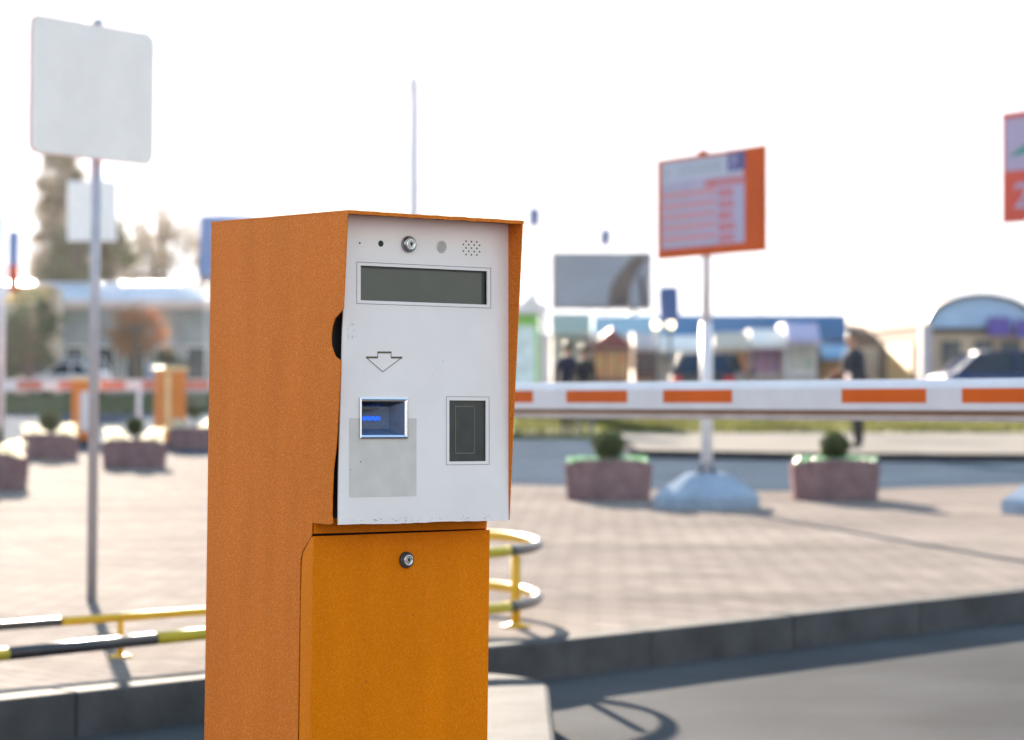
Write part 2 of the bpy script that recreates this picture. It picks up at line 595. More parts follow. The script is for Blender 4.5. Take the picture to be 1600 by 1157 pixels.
# asphalt of the car park lane beyond the plaza, on the same level
e = [gnd(-200, 696), gnd(0, 700), gnd(330, 712), gnd(560, 735), gnd(800, 757), gnd(1000, 765), gnd(1250, 768), gnd(1640, 756), gnd(2200, 745)]
pts = [(-60, 60, 0.004)] + [(p.x, p.y, 0.004) for p in e] + [(60, 34, 0.004), (900, 60, 0.004), (900, 900, 0.004), (-900, 900, 0.004), (-900, 60, 0.004)]
b = MB().m('asphalt_lot')
b.poly(pts)
tag(b.build('parking_lot_lane'), kind='structure')

# raised pavement with dark kerb (right)
pv = [gnd(985, 716, 0.0), gnd(1300, 722, 0.0), gnd(1700, 724, 0.0), gnd(2200, 724, 0), Vector((30, 50.5, 0)), Vector((2.0, 50.5, 0))]
b = MB().m('kerb_dark')
b.prism([(p.x, p.y, -0.1) for p in pv], (0, 0, 0.215))
b.m('pave_far')
b.poly([(p.x + (0.12 if i in (0, 5) else 0), p.y + (0.14 if i < 4 else 0), 0.119) for i, p in enumerate(pv)])
tag(b.build('pavement'), kind='structure')
b = MB().m('kerb_dark')
pv = [gnd(560, 681), gnd(985, 684), Vector((1.95, 55, 0)), Vector((-4.5, 55, 0))]
b.prism([(p.x, p.y, -0.1) for p in pv], (0, 0, 0.2))
b.m('pave_far')
b.poly([(p.x, p.y + (0.14 if i < 2 else 0), 0.104) for i, p in enumerate(pv)])
tag(b.build('pavement'), kind='structure')

# grass bank up to the raised market yard, and the yard itself
b = MB().m('bank_soil')
bx = [(-4.5, 50.5), (70, 50.5), (70, 57), (-4.5, 57)]
b.prism([(-4.5, 50.52, 0.0), (-4.5, 57, 0.0), (-4.5, 57, 0.40), (-4.5, 50.52, 0.125)], (74, 0, 0))
tag(b.build('grass_bank'), kind='structure')
b = MB().m('pave_far')
b.prism([(-4.5, 57.01, 0), (70, 57.01, 0), (160, 260, 0), (-10, 260, 0)], (0, 0, 0.405))
tag(b.build('market_yard'), kind='structure')
b = MB().m('bank_soil_dark')
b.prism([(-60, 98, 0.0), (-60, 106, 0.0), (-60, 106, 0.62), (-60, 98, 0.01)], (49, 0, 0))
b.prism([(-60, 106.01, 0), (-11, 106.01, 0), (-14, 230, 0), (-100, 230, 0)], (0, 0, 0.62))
tag(b.build('lawn_bank'), kind='structure')


def grass(name, area, n, h, material, zf):
    b = MB().m(material)
    x0, x1, y0, y1 = area
    for _ in range(n):
        x = random.uniform(x0, x1)
        y = random.uniform(y0, y1)
        a = random.uniform(0, math.pi)
        w = random.uniform(0.02, 0.045)
        hh = h * random.uniform(0.5, 1.2)
        dx, dy = math.cos(a) * w, math.sin(a) * w
        lx, ly = random.uniform(-.5, .5) * hh, random.uniform(-.5, .5) * hh
        z = zf(x, y)
        b.poly([(x - dx, y - dy, z - 0.01), (x + dx, y + dy, z - 0.01), (x + lx, y + ly, z + hh)])
    return tag(b.build(name, fixn=False), kind='stuff')


grass('grass', (0.0, 16, 50.6, 57.2), 14000, 0.11, 'grass_blade', lambda x, y: 0.125 + 0.275 * min(1, (y - 50.5) / 6.5))
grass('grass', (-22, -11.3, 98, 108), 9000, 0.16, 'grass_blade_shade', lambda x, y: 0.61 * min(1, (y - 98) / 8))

# traffic island the machine stands on
b = MB().m('kerb_stone')
isl = []
cx0, cy0, r0 = -0.33, 8.86, 0.46
for k in range(25):
    a = math.pi * k / 24
    isl.append((cx0 + r0 * math.cos(a), cy0 + r0 * math.sin(a), -0.2))
isl += [(cx0 - r0, 1.2, -0.2), (cx0 + r0, 1.2, -0.2)]
b.prism(isl, (0, 0, 0.2))
tag(b.build('traffic_island', bevel=0.02), kind='structure')

# ------------------------------------------------------------------ the ticket machine
W = 0.386
mroot = thing('ticket_machine', 'orange powder coated parking ticket machine with white front panel, in sharp focus', 'ticket machine')
mroot.matrix_world = Matrix.Translation((-0.3196, 4.4646, 0.0)) @ Matrix.Rotation(R_(0.65), 4, 'Y') @ Matrix.Rotation(R_(37.4), 4, 'Z')

side_prof = [(0.43, 0.012), (0.43, 1.337), (-0.031, 1.337), (-0.0215, 1.166), (-0.009, 1.158), (0.006, 1.149), (0.0135, 1.134), (0.0165, 1.118),
             (0.0155, 1.104), (0.009, 1.092), (0.002, 1.083), (-0.0155, 1.076), (-0.010, 1.00), (-0.004, 0.93), (0.004, 0.885), (0.0065, 0.84), (0.0065, 0.806), (0.003, 0.792), (0.012, 0.7895),
             (0.069, 0.7893), (0.0705, 0.767), (0.085, 0.752), (0.099, 0.738), (0.1055, 0.722), (0.1060, 0.6), (0.1065, 0.4), (0.1065, 0.012)]
right_prof = [(0.43, 0.012), (0.43, 1.337), (-0.031, 1.337), (-0.014, 1.05), (0.0, 0.79), (0.069, 0.789), (0.0705, 0.767), (0.1035, 0.722), (0.1045, 0.012)]
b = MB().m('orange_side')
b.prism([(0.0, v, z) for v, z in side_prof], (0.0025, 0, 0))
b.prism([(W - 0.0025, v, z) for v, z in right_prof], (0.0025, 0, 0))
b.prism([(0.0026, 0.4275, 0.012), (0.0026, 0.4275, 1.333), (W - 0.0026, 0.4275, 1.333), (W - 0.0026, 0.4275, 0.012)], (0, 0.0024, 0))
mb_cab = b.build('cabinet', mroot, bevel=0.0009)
# roof sheet, slightly dented front lip
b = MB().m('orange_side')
nseg = 26
rows = []
for i in range(nseg + 1):
    u = -0.0004 + (W + 0.0008) * i / nseg
    d = random.uniform(-0.0007, 0.0007)
    rows.append([(u, 0.4305, 1.3375), (u, -0.0305 + d, 1.3378 + d), (u, -0.0322 + d, 1.3365 + d), (u, -0.0322 + d, 1.3312 + d * 1.4), (u, -0.0298, 1.3312), (u, -0.0298, 1.3345), (u, 0.4305, 1.3345)])
vs = [[b.bm.verts.new(p) for p in r] for r in rows]
for r1, r2 in zip(vs, vs[1:]):
    for k in range(len(r1)):
        b.face([r1[k], r2[k], r2[(k + 1) % 7], r1[(k + 1) % 7]])
b.face(vs[0])
b.face(vs[-1][::-1])
b.build('roof', mroot)
b = MB().m('black')  # black boxes standing for the unlit inside of the machine
b.box((0.004, 0.028, 0.80), (W - 0.004, 0.42, 1.328))
b.box((0.004, 0.112, 0.02), (W - 0.004, 0.42, 0.798))
b.build('dark_interior', mroot)


def pv_(z):
    return 0.011 * (z - 0.79) / 0.543


def PT(u, z, off=0.0):
    """point on the leaning white panel; off = how far proud of its face"""
    return Vector((u, pv_(z) - off, z))


def prect(b, u0, z0, u1, z1, off, thick):
    P = [PT(u0, z0, off), PT(u1, z0, off), PT(u1, z1, off), PT(u0, z1, off)]
    b.prism(P, (0, thick, 0))


# panel with real openings: display, slot, reader window
DISP = (0.0562, 1.1832, 0.3348, 1.2446)
SLOT = (0.0585, 0.9452, 0.1505, 1.0062)
WIND = (0.2490, 0.8978, 0.3318, 1.0082)
us = sorted(set([0.006 + i * 0.0189 for i in range(20)] + [0.3832] + [DISP[0], DISP[2], SLOT[0], SLOT[2], WIND[0], WIND[2]]))
zs = sorted(set([0.7895 + i * 0.0181 for i in range(30)] + [1.3335] + [DISP[1], DISP[3], SLOT[1], SLOT[3], WIND[1], WIND[3]]))
us = [u for u in us if u <= 0.3833]


def hole(u, z):
    for h in (DISP, SLOT, WIND):
        if h[0] < u < h[2] and h[1] < z < h[3]:
            return True
    return False


b = MB().m('panel_white')
gv = {}


def pgv(i, j):
    if (i, j) not in gv:
        u, z = us[i], zs[j]
        off = 0.0
        zz = z
        if j == 0:
            zz += random.uniform(-0.0006, 0.0005) + 0.0006 * math.sin(i * 0.5)
        if z < 0.93:  # lower left corner is bent out a little
            k = (0.93 - z) / 0.14
            off += 0.004 * k * k * max(0, 1 - u / 0.028)
        uu = u
        if i == 0:
            uu = 0.0065 + 0.0192 * (z - 0.79) / 0.543 + (0.0015 * max(0, 0.95 - z) / 0.16)
        elif i == 1:
            uu = max(uu, 0.0262)
        gv[(i, j)] = b.bm.verts.new(PT(uu, zz, off))
    return gv[(i, j)]


for i in range(len(us) - 1):
    for j in range(len(zs) - 1):
        if not hole((us[i] + us[i + 1]) / 2, (zs[j] + zs[j + 1]) / 2):
            b.face([pgv(i, j), pgv(i + 1, j), pgv(i + 1, j + 1), pgv(i, j + 1)])
geom = bmesh.ops.extrude_face_region(b.bm, geom=b.bm.faces[:])
for v in [g for g in geom['geom'] if isinstance(g, bmesh.types.BMVert)]:
    v.co.y += 0.003
b.m('panel_edge')
for f in b.bm.faces:
    f.normal_update()
    if abs(f.normal.z) > 0.8 and f.calc_center_median().z < 0.80:
        f.material_index = b.cur
panel = b.build('front_panel', mroot)


def outline(b, u0, z0, u1, z1, w, off=0.0004, thick=0.001):
    prect(b, u0, z0, u1, z0 + w, off, thick)
    prect(b, u0, z1 - w, u1, z1, off, thick)
    prect(b, u0, z0 + w, u0 + w, z1 - w, off, thick)
    prect(b, u1 - w, z0 + w, u1, z1 - w, off, thick)


# display
b = MB().m('groove')
outline(b, 0.0472, 1.1768, 0.3430, 1.2508, 0.0008)
disp = b.build('display', mroot)
b = MB().m('lcd')
prect(b, DISP[0] - 0.001, DISP[1] - 0.001, DISP[2] + 0.001, DISP[3] + 0.001, -0.007, 0.004)
b.build('screen', disp)
b = MB().m('lcd_edge')
prect(b, DISP[2] - 0.007, DISP[1], DISP[2] - 0.001, DISP[3], -0.0062, 0.0007)
prect(b, DISP[0], DISP[3] - 0.0035, DISP[2] - 0.0075, DISP[3], -0.0062, 0.0007)
b.build('screen_edge', disp)
# reader window
b = MB().m('groove')
outline(b, 0.2418, 0.8916, 0.3390, 1.0152, 0.0007)
rd = b.build('card_reader', mroot)
b = MB().m('reader_glass')
prect(b, WIND[0] - 0.001, WIND[1] - 0.001, WIND[2] + 0.001, WIND[3] + 0.001, -0.004, 0.004)
b.build('window', rd)
b = MB().m('antenna')
outline(b, 0.2640, 0.9115, 0.3085, 0.9985, 0.0022, -0.0035, 0.0004)
b.build('antenna_loop', rd)

# arrow cut into the panel: thin lines, upper edges show the sheet thickness
AR = [(0.0677, 1.0828), (0.0923, 1.0830), (0.0923, 1.0920), (0.1212, 1.0924), (0.1212, 1.0834), (0.1447, 1.0837), (0.1033, 1.0578)]
b = MB()
for k in range(7):
    p, q = AR[k], AR[(k + 1) % 7]
    hor = k in (0, 2, 4)
    b.m('groove_brown' if hor else 'groove')
    w = 0.0017 if hor else 0.0006
    d = Vector((q[0] - p[0], q[1] - p[1]))
    n = Vector((-d.y, d.x)).normalized() * w
    dd = d.normalized() * 0.0003
    P = [PT(p[0] - n.x - dd.x, p[1] - n.y - dd.y, 0.0004 + k * 0.00003), PT(q[0] - n.x + dd.x, q[1] - n.y + dd.y, 0.0004 + k * 0.00003),
         PT(q[0] + n.x + dd.x, q[1] + n.y + dd.y, 0.0004 + k * 0.00003), PT(p[0] + n.x - dd.x, p[1] + n.y - dd.y, 0.0004 + k * 0.00003)]
    b.prism(P, (0, 0.001, 0))
b.build('arrow', mroot)


def disc(b, u, z, prof, seg=28):
    p = PT(u, z)
    T = Matrix.Translation(p) @ Matrix.Rotation(R_(90), 4, 'X')
    b.lathe(prof, T, seg)


b = MB().m('black')
disc(b, 0.0540, 1.2840, [(0.0018, -0.001), (0.0018, 0.0003)], 12)
b.build('indicator_hole', mroot)
b = MB().m('black')
disc(b, 0.0990, 1.2849, [(0.0056, -0.001), (0.0056, 0.0003)], 24)
b.build('indicator_hole', mroot)
b = MB().m('brushed')
disc(b, 0.2318, 1.2848, [(0.0108, -0.001), (0.0108, 0.0012), (0.0098, 0.0018), (0.0094, 0.0012)], 32)
btn = b.build('button', mroot)
b = MB().m('button_grey')
disc(b, 0.2318, 1.2848, [(0.0091, -0.001), (0.0091, 0.0011), (0.0086, 0.0016)], 32)
b.build('button_face', btn)
b = MB().m('black')
gu, gz = 0.2987, 1.2852
for c in range(7):
    for rr in ((-1, 1) if c % 2 == 0 else (-2, 0, 2)):
        disc(b, gu + (c - 3) * 0.0061, gz + rr * 0.0060, [(0.00165, -0.001), (0.00165, 0.0004)], 10)
b.build('speaker_holes', mroot)


def lock(u, v, z, r, parent, dark=False):
    T = Matrix.Translation((u, v, z)) @ Matrix.Rotation(R_(90), 4, 'X')
    b = MB().m('dark_steel' if dark else 'chrome_dark')
    b.lathe([(r, -0.001), (r, 0.003), (r * 0.94, 0.0055), (r * 0.80, 0.008), (r * 0.70, 0.0085), (r * 0.66, 0.0075)], T, 36)
    lk = b.build('lock', parent)
    b = MB().m('chrome')
    b.lathe([(r * 0.655, 0.004), (r * 0.655, 0.0092), (r * 0.60, 0.0098), (r * 0.50, 0.0098), (r * 0.47, 0.0088)], T, 32)
    b.m('dark_steel')
    b.lathe([(r * 0.475, 0.003), (r * 0.475, 0.0087), (r * 0.44, 0.0088)], T, 32)
    b.m('brushed')
    b.lathe([(r * 0.40, 0.003), (r * 0.40, 0.0096), (r * 0.36, 0.0101)], T, 28)
    b.build('cylinder', lk)
    b = MB().m('black')
    b.box((u - r * 0.07, v - 0.0105, z - r * 0.25), (u + r * 0.07, v - 0.004, z + r * 0.25))
    b.lathe([(r * 0.20, 0.004), (r * 0.20, 0.0106)], T @ Matrix.Translation((0, r * 0.05, 0)), 14)
    b.build('keyhole', lk)
    return lk


lock(0.1585, pv_(1.286), 1.2863, 0.0150, mroot)

# ticket slot: bright frame, tapered recess, blue lit throat
b = MB().m('chrome')
o0 = (0.0530, 0.9400, 0.1560, 1.0118)
i0 = (0.0592, 0.9460, 0.1498, 1.0056)


def frame(b, o, i, offo, offi, back):
    O = [(o[0], o[1]), (o[2], o[1]), (o[2], o[3]), (o[0], o[3])]
    I = [(i[0], i[1]), (i[2], i[1]), (i[2], i[3]), (i[0], i[3])]
    for k in range(4):
        k2 = (k + 1) % 4
        a, c, d, e_ = O[k], O[k2], I[k2], I[k]
        b.poly([PT(*a, offo), PT(*c, offo), PT(*d, offi), PT(*e_, offi)])
        b.poly([PT(*a, back), PT(*c, back), PT(*c, offo), PT(*a, offo)])
        b.poly([PT(*e_, offi), PT(*d, offi), PT(*d, back), PT(*e_, back)])


frame(b, o0, (0.0555, 0.9424, 0.1535, 1.0094), 0.0035, 0.0045, 0.0002)
frame(b, (0.0556, 0.9425, 0.1534, 1.0093), i0, 0.0044, 0.0015, -0.002)
slot = b.build('ticket_slot', mroot)
b = MB().m('slot_blue')
I = [(i0[0], i0[1]), (i0[2], i0[1]), (i0[2], i0[3]), (i0[0], i0[3])]
J = [(0.066, 0.956), (0.132, 0.956), (0.132, 0.996), (0.066, 0.996)]
for k in range(4):
    k2 = (k + 1) % 4
    b.m('slot_dark' if k == 2 else 'slot_blue')
    b.poly([PT(*I[k], 0.0012), PT(*I[k2], 0.0012), PT(*J[k2], -0.022), PT(*J[k], -0.022)])
b.m('slot_blue')
b.poly([PT(*p, -0.022) for p in J])
b.build('recess', slot)
b = MB().m('slot_dark')
prect(b, 0.060, 0.9905, 0.100, 0.9945, -0.006, 0.012)
b.build('ticket_mouth', slot)
b = MB().m('led_blue')
n = 14
for k in range(n):
    u = 0.0665 + 0.046 * k / n
    prect(b, u, 0.9715 + 0.001 * math.sin(k * 1.7), u + 0.0033, 0.9785 + 0.001 * math.sin(k * 2.3 + 1), -0.0205, 0.001)
for u in (0.070, 0.082, 0.093, 0.104):
    prect(b, u, 0.9975, u + 0.0022, 0.9990, -0.0160, 0.001)
b.build('light_strip', slot)

# rectangular patch sticker around and below the slot
b = MB().m('sticker')
S = (0.0322, 0.8372, 0.1762, 0.9758)
prect(b, S[0], S[1], S[2], 0.9395, 0.0005, 0.0004)
prect(b, S[0], 0.9396, 0.0527, S[3], 0.0005, 0.0004)
prect(b, 0.1563, 0.9396, S[2], S[3], 0.0005, 0.0004)
stk = b.build('sticker', mroot)
b = MB().m('black')
disc(b, 0.0560, 0.8990, [(0.0013, -0.001), (0.0011, 0.0009)], 10)
b.build('speck', stk)
b = MB().m('black')
disc(b, 0.0350, 0.8860, [(0.0008, -0.001), (0.0007, 0.0009)], 8)
b.build('speck', stk)

# scuffs on the panel: small scratches and paint chips
rs = random.Random(3)


def scratch(b, u, z, L, a, w):
    d = Vector((math.cos(a), math.sin(a))) * L / 2
    n = Vector((-math.sin(a), math.cos(a))) * w / 2
    b.poly([PT(u - d.x, z - d.y, 0.0003), PT(u + n.x, z + n.y, 0.0003), PT(u + d.x, z + d.y, 0.0003), PT(u - n.x, z - n.y, 0.0003)])


b = MB().m('groove')
for k in range(10):
    scratch(b, 0.024 + rs.uniform(0, 0.022), 1.130 + rs.uniform(-0.014, 0.014), rs.uniform(0.004, 0.011), rs.uniform(0, 3), 0.0005)
tag(b.build('scratches', panel), kind='stuff')
b = MB().m('groove')
for k in range(8):
    scratch(b, rs.uniform(0.2, 0.24), 1.06 + rs.uniform(-0.01, 0.02), rs.uniform(0.002, 0.005), rs.uniform(0, 3), 0.0004)
tag(b.build('scratches', panel), kind='stuff')
b = MB().m('groove')
for k in range(40):
    scratch(b, rs.uniform(0.02, 0.375), 0.7920 + rs.uniform(0, 0.007) ** 1, rs.uniform(0.002, 0.007), rs.choice((rs.uniform(-.3, .3), rs.uniform(0, 3))), rs.uniform(0.0004, 0.0012))
tag(b.build('paint_chips', panel), kind='stuff')

# lintel, door
b = MB().m('orange_coat')
b.box((0.0045, 0.0662, 0.7705), (W - 0.0035, 0.110, 0.7995))
b.build('lintel', mroot, bevel=0.001)
b = MB().m('orange_coat')
b.prism([(-0.0012, 0.0635, 0.03), (-0.0012, 0.0635, 0.760), (-0.0012, 0.0668, 0.7665), (-0.0012, 0.0705, 0.7640), (-0.0012, 0.0825, 0.7505), (-0.0012, 0.0955, 0.7365), (-0.0012, 0.1000, 0.7205), (-0.0012, 0.1015, 0.66), (-0.0012, 0.1005, 0.03)], (0.0022, 0, 0))
b.prism([(W - 0.001, 0.0635, 0.03), (W - 0.001, 0.0635, 0.7675), (W - 0.001, 0.1012, 0.7215), (W - 0.001, 0.1012, 0.03)], (0.0022, 0, 0))
b.prism([(-0.0012, 0.0615, 0.03), (W + 0.0012, 0.0615, 0.03), (W + 0.0012, 0.0615, 0.7687), (-0.0012, 0.0615, 0.7667)], (0, 0.0024, 0))
door = b.build('door', mroot, bevel=0.0016)
lock(0.1977, 0.0615, 0.719, 0.0150, door, True)
b = MB().m('black')
b.box((0.214, 0.0608, 0.6185), (0.2165, 0.0612, 0.6205))
b.build('speck', door)
b = MB().m('dark_steel')
b.box((-0.03, 0.03, 0.0), (W + 0.03, 0.46, 0.0115))
b.build('base_plate', mroot)

# ------------------------------------------------------------------ boom barrier (right)
PA = Vector((0.0245, 9.8, 0))
PB = Vector((1.55, 7.75, 0))
AD = (PB - PA).normalized()
br = thing('boom_barrier', 'white barrier arm with orange rectangles closing the near lane', 'barrier arm', (PB + AD * 1.9).to_tuple())
inv = Matrix.Translation(-(PB + AD * 1.9))
AN = Vector((AD.y, -AD.x, 0))            # towards the camera
if AN.y > 0:
    AN = -AN


def armpt(s, off, z):
    """s metres along the arm from PA; off towards the viewer"""
    q = PA + AD * s + AN * off
    return inv @ Vector((q.x, q.y, z + 0.0045 * s))


L = (PB - PA).length
b = MB().m('white_paint')
prof = [(0.028, 0.945), (0.030, 0.950), (0.030, 1.016), (0.026, 1.026), (0.010, 1.045), (-0.010, 1.045), (-0.026, 1.026), (-0.030, 1.016), (-0.030, 0.950), (-0.028, 0.945)]
s0, s1 = -0.85, L + 1.9
r1 = [b.bm.verts.new(armpt(s0, o, z)) for o, z in prof]
r2 = [b.bm.verts.new(armpt(s1, o, z)) for o, z in prof]
for k in range(len(prof)):
    b.face([r1[k], r1[(k + 1) % len(prof)], r2[(k + 1) % len(prof)], r2[k]])
b.face(r1)
b.face(r2[::-1])
arm = b.build('arm', br, bevel=0.002)


def arm_s(px):
    """distance along the arm whose front face shows at photo column px"""
    t = (px - 800) / FPX
    o = PA + AN * 0.03
    return (t * o.y - o.x) / (AD.x - t * AD.y)


for a, c in ((735, 833), (885, 980), (1036, 1144), (1315, 1447), (1503, 1650), (1950, 2150)):
    b = MB().m('arm_orange')
    sa, sc_ = arm_s(a), arm_s(c)
    P = [armpt(sa, 0.0306, 0.9700), armpt(sc_, 0.0306, 0.9700), armpt(sc_, 0.0306, 1.0155), armpt(sa, 0.0306, 1.0155)]
    b.prism(P, AN * -0.0006)
    b.build('orange_stripe', arm)
b = MB().m('rubber_brown')
b.prism([armpt(s0, 0.014, 0.9445), armpt(s0, 0.014, 0.930), armpt(s0, -0.014, 0.930), armpt(s0, -0.014, 0.9445)], armpt(s1, 0, 0) - armpt(s0, 0, 0))
b.m('rubber_pink')
b.prism([armpt(s0, 0.022, 0.9295), armpt(s0, 0.022, 0.912), armpt(s0, -0.022, 0.912), armpt(s0, -0.022, 0.9295)], armpt(s1, 0, 0) - armpt(s0, 0, 0))
b.build('rubber_edge', br)
b = MB().m('cabinet_orange')
b.box((-0.17, -0.17, -0.15), (0.17, 0.17, 1.12))
b.build('cabinet', br, bevel=0.02)
b = MB().m('black')
b.box((-0.11, -0.24, 0.90), (0.11, -0.172, 1.08))
b.build('arm_clamp', br, bevel=0.01)

# ------------------------------------------------------------------ guard rails
MG = Matrix.Identity(4)


def kp(s, n, z):
    p = K0 + KD * s + KN * n
    return Vector((p.x, p.y, z))


# hoop rail (right of the machine)
hr = thing('hoop_guard_rail', 'yellow and black two level hoop guard rail behind the machine, right side', 'guard rail', (0.016, 11.009, 0))
o = hr.location


def hoop(z, tipdark):
    """open U lying level: front leg, round end, back leg"""
    cxx, cyy = -0.33, 11.25
    rx, ry = 0.445, 0.74
    pts = []
    for k in range(0, 41):
        a = -math.pi / 2 + math.pi * k / 40
        pts.append(Vector((cxx + rx * math.cos(a), cyy + ry * math.sin(a), z)))
    front = [Vector((cxx - 0.52, cyy - ry - 0.38, z)), Vector((cxx - 0.25, cyy - ry - 0.10, z))]
    back = [Vector((cxx - 0.3, cyy + ry - 0.02, z)), Vector((cxx - 0.62, cyy + ry - 0.2, z))]
    return front + pts + back


for z in (0.343, 0.110):
    P = [p - o for p in hoop(z, 0)]
    i0_, i1_ = 12, 25
    b = MB().m('lime_pipe')
    b.tube(P[:i0_ + 1], 0.0225, 12)
    b.m('black_pipe')
    b.tube(P[i0_:i1_ + 1], 0.0227, 12)
    b.m('yellow_pipe')
    b.tube(P[i1_:], 0.0225, 12)
    b.build('rail', hr)
b = MB().m('yellow_pipe')
b.tube([(0.0, 0, 0), (0.0, 0, 0.34)], 0.021, 12)
b.build('post', hr)
b = MB().m('yellow_pipe')
b.lathe([(0.06, 0.0), (0.06, 0.008), (0.03, 0.014), (0.024, 0.02)], None, 20)
b.build('foot', hr)

# low rail (left): two level bars along the kerb
U0, U1 = Vector((-1.87, 9.36, 0.157)), Vector((-1.20, 9.98, 0.157))
V0, V1 = Vector((-1.67, 8.37, 0.157)), Vector((-1.09, 9.07, 0.157))
lr = thing('low_guard_rail', 'low yellow and black tube guard rail along the kerb, left of the machine', 'guard rail', (-1.494, 9.785, 0))
o = lr.location


def seg_rail(P0, P1, px_split, mats, ext0, ext1, r):
    d = (P1 - P0)
    cuts = [-ext0]
    for px in px_split:
        t = (px - 800) / FPX
        cuts.append((t * P0.y - P0.x) / (d.x - t * d.y))
    cuts.append(1 + ext1)
    b = MB()
    for k, mname in enumerate(mats):
        b.m(mname)
        b.tube([P0 + d * cuts[k] - o, P0 + d * cuts[k + 1] - o], r, 14)
    return b


seg_rail(U0, U1, [95], ['black_pipe', 'yellow_pipe'], 1.2, 0.45, 0.0165).build('rail', lr)
seg_rail(V0, V1, [12, 243], ['lime_pipe', 'black_pipe', 'lime_pipe'], 1.2, 0.25, 0.0215).build('rail', lr)
b = MB().m('yellow_pipe')
b.tube([(0, 0, 0), (0, 0, 0.155)], 0.0125, 12)
b.build('post', lr)
b = MB().m('yellow_pipe')
b.lathe([(0.045, 0.0), (0.045, 0.006), (0.02, 0.01)], None, 18)
b.build('foot', lr)
b = MB().m('yellow_pipe')
q0 = U1 + (U1 - U0) * 0.45 - o
q1 = V1 + (V1 - V0) * 0.25 - o
mid = (q0 + q1) / 2 + Vector((0.35, 0.1, 0))
arcp = [q0.lerp(q1, t) + (Vector((0.42, 0.36, 0)) * math.sin(math.pi * t)) for t in [k / 14 for k in range(15)]]
b.tube(arcp, 0.018, 12)
b.build('rail_end', lr)

# ------------------------------------------------------------------ planters
LEAFR = random.Random(11)


def leaf(b, p, s, rnd):
    a = Vector((rnd.gauss(0, 1), rnd.gauss(0, 1), rnd.gauss(0, 1))).normalized()
    c = a.cross(Vector((rnd.gauss(0, 1), rnd.gauss(0, 1), rnd.gauss(0, 1)))).normalized()
    b.poly([p - a * s, p + c * s * 0.55, p + a * s, p - c * s * 0.55])


def make_planter(label, loc, ball_r=0.15, ball_h=0.16, rz=0.0, tall=False):
    t = thing('planter', label, 'planter', loc, rz, 'concrete planters on the plaza')
    b = MB().m('planter_pink')
    hw, hd, ch = 0.40, 0.30, 0.13

    def ring(s, z, arch=0.0):
        P = [(-hw + ch, -hd), (hw - ch, -hd), (hw, -hd + ch), (hw, hd - ch), (hw - ch, hd), (-hw + ch, hd), (-hw, hd - ch), (-hw, -hd + ch)]
        return [b.bm.verts.new((x * s, y * s, z + (arch if abs(x) < hw - 0.01 else 0))) for x, y in P]
    R = [ring(0.94, 0), ring(0.94, 0.02), ring(1.0, 0.325, 0.045), ring(0.93, 0.332, 0.045), ring(0.90, 0.27)]
    for a, c in zip(R, R[1:]):
        for k in range(8):
            b.face([a[k], a[(k + 1) % 8], c[(k + 1) % 8], c[k]])
    b.face(R[0][::-1])
    b.face(R[-1])
    b.build('tub', t, bevel=0.012)
    b = MB().m('leaf_sunlit' if tall else 'leaf_mint')
    for _ in range(1500 if tall else 900):
        x, y = LEAFR.uniform(-0.36, 0.36), LEAFR.uniform(-0.26, 0.26)
        if abs(x) + abs(y) > 0.53:
            continue
        leaf(b, Vector((x, y, 0.30 + LEAFR.random() * (0.085 if not tall else 0.20 * min(1, abs(x) / 0.22))), ), LEAFR.uniform(0.012, 0.028), LEAFR)
    b.build('ground_cover', t, fixn=False)
    b = MB().m('leaf_dark')
    zc = 0.33 + ball_h
    for _ in range(1500):
        d = Vector((LEAFR.gauss(0, 1), LEAFR.gauss(0, 1), LEAFR.gauss(0, 1))).normalized()
        rr = ball_r * (0.72 + 0.28 * LEAFR.random() ** 0.5) * (1 + 0.06 * math.sin(d.x * 7 + d.z * 5))
        leaf(b, Vector((0, 0, zc)) + d * rr, LEAFR.uniform(0.012, 0.022), LEAFR)
    b.ball((0, 0, zc), ball_r * 0.72, 2)
    bs = b.build('box_bush', t, fixn=False)
    b = MB().m('bark')
    b.tube([(0, 0, 0.26), (0.005, 0, zc)], 0.014, 8)
    b.build('stem', bs)
    return t


def pl(px, py):
    p = gnd(px, py)
    return Vector((p.x, p.y + 0.28, 0))


make_planter('pinkish concrete planter with clipped box ball, left of the white pyramid sign base', pl(952, 783))
make_planter('pinkish concrete planter with round box ball, right of the white pyramid sign base', pl(1310, 783), 0.135, 0.15)
make_planter('concrete planter with small pale topped bush, between the thin pole and the tall orange cabinet', pl(205, 733), 0.115, 0.20, 0.0, True)
make_planter('concrete planter with dark round bush, left of the thin sign pole', pl(72, 719), 0.16, 0.22, 0.0, True)
make_planter('concrete planter half hidden behind the ticket machine beside the tall orange cabinet', pl(300, 704), 0.12, 0.30, 0.0, True)
make_planter('concrete planter cut off by the left edge of the photo', pl(-30, 768), 0.15, 0.2, 0.0, True)

# ------------------------------------------------------------------ tariff sign on pyramid base


def pyramid_base(parent, s=1.0):
    b = MB().m('concrete_white')
    prof = [(0.455, 0.0), (0.455, 0.09), (0.43, 0.12), (0.19, 0.285), (0.175, 0.29)]
    b.lathe([(r * s, h * s) for r, h in prof], None, 8)
    for f in b.bm.faces:
        f.smooth = False
    base = b.build('base', parent)
    b = MB().m('galv_dark')
    for k in range(4):
        T = Matrix.Rotation(R_(45 + 90 * k), 4, 'Z')
        b.prism([T @ Vector((0.035, -0.006, 0.29 * s)), T @ Vector((0.12, -0.006, 0.29 * s)), T @ Vector((0.035, -0.006, 0.41 * s))], T @ Vector((0, 0.012, 0)))
    b.build('bracket', base)
    return base


def board_frame(loc, yaw):
    """local x along the board (towards +x = right), y into the board, z up"""
    return Matrix.Rotation(yaw, 4, 'Z')


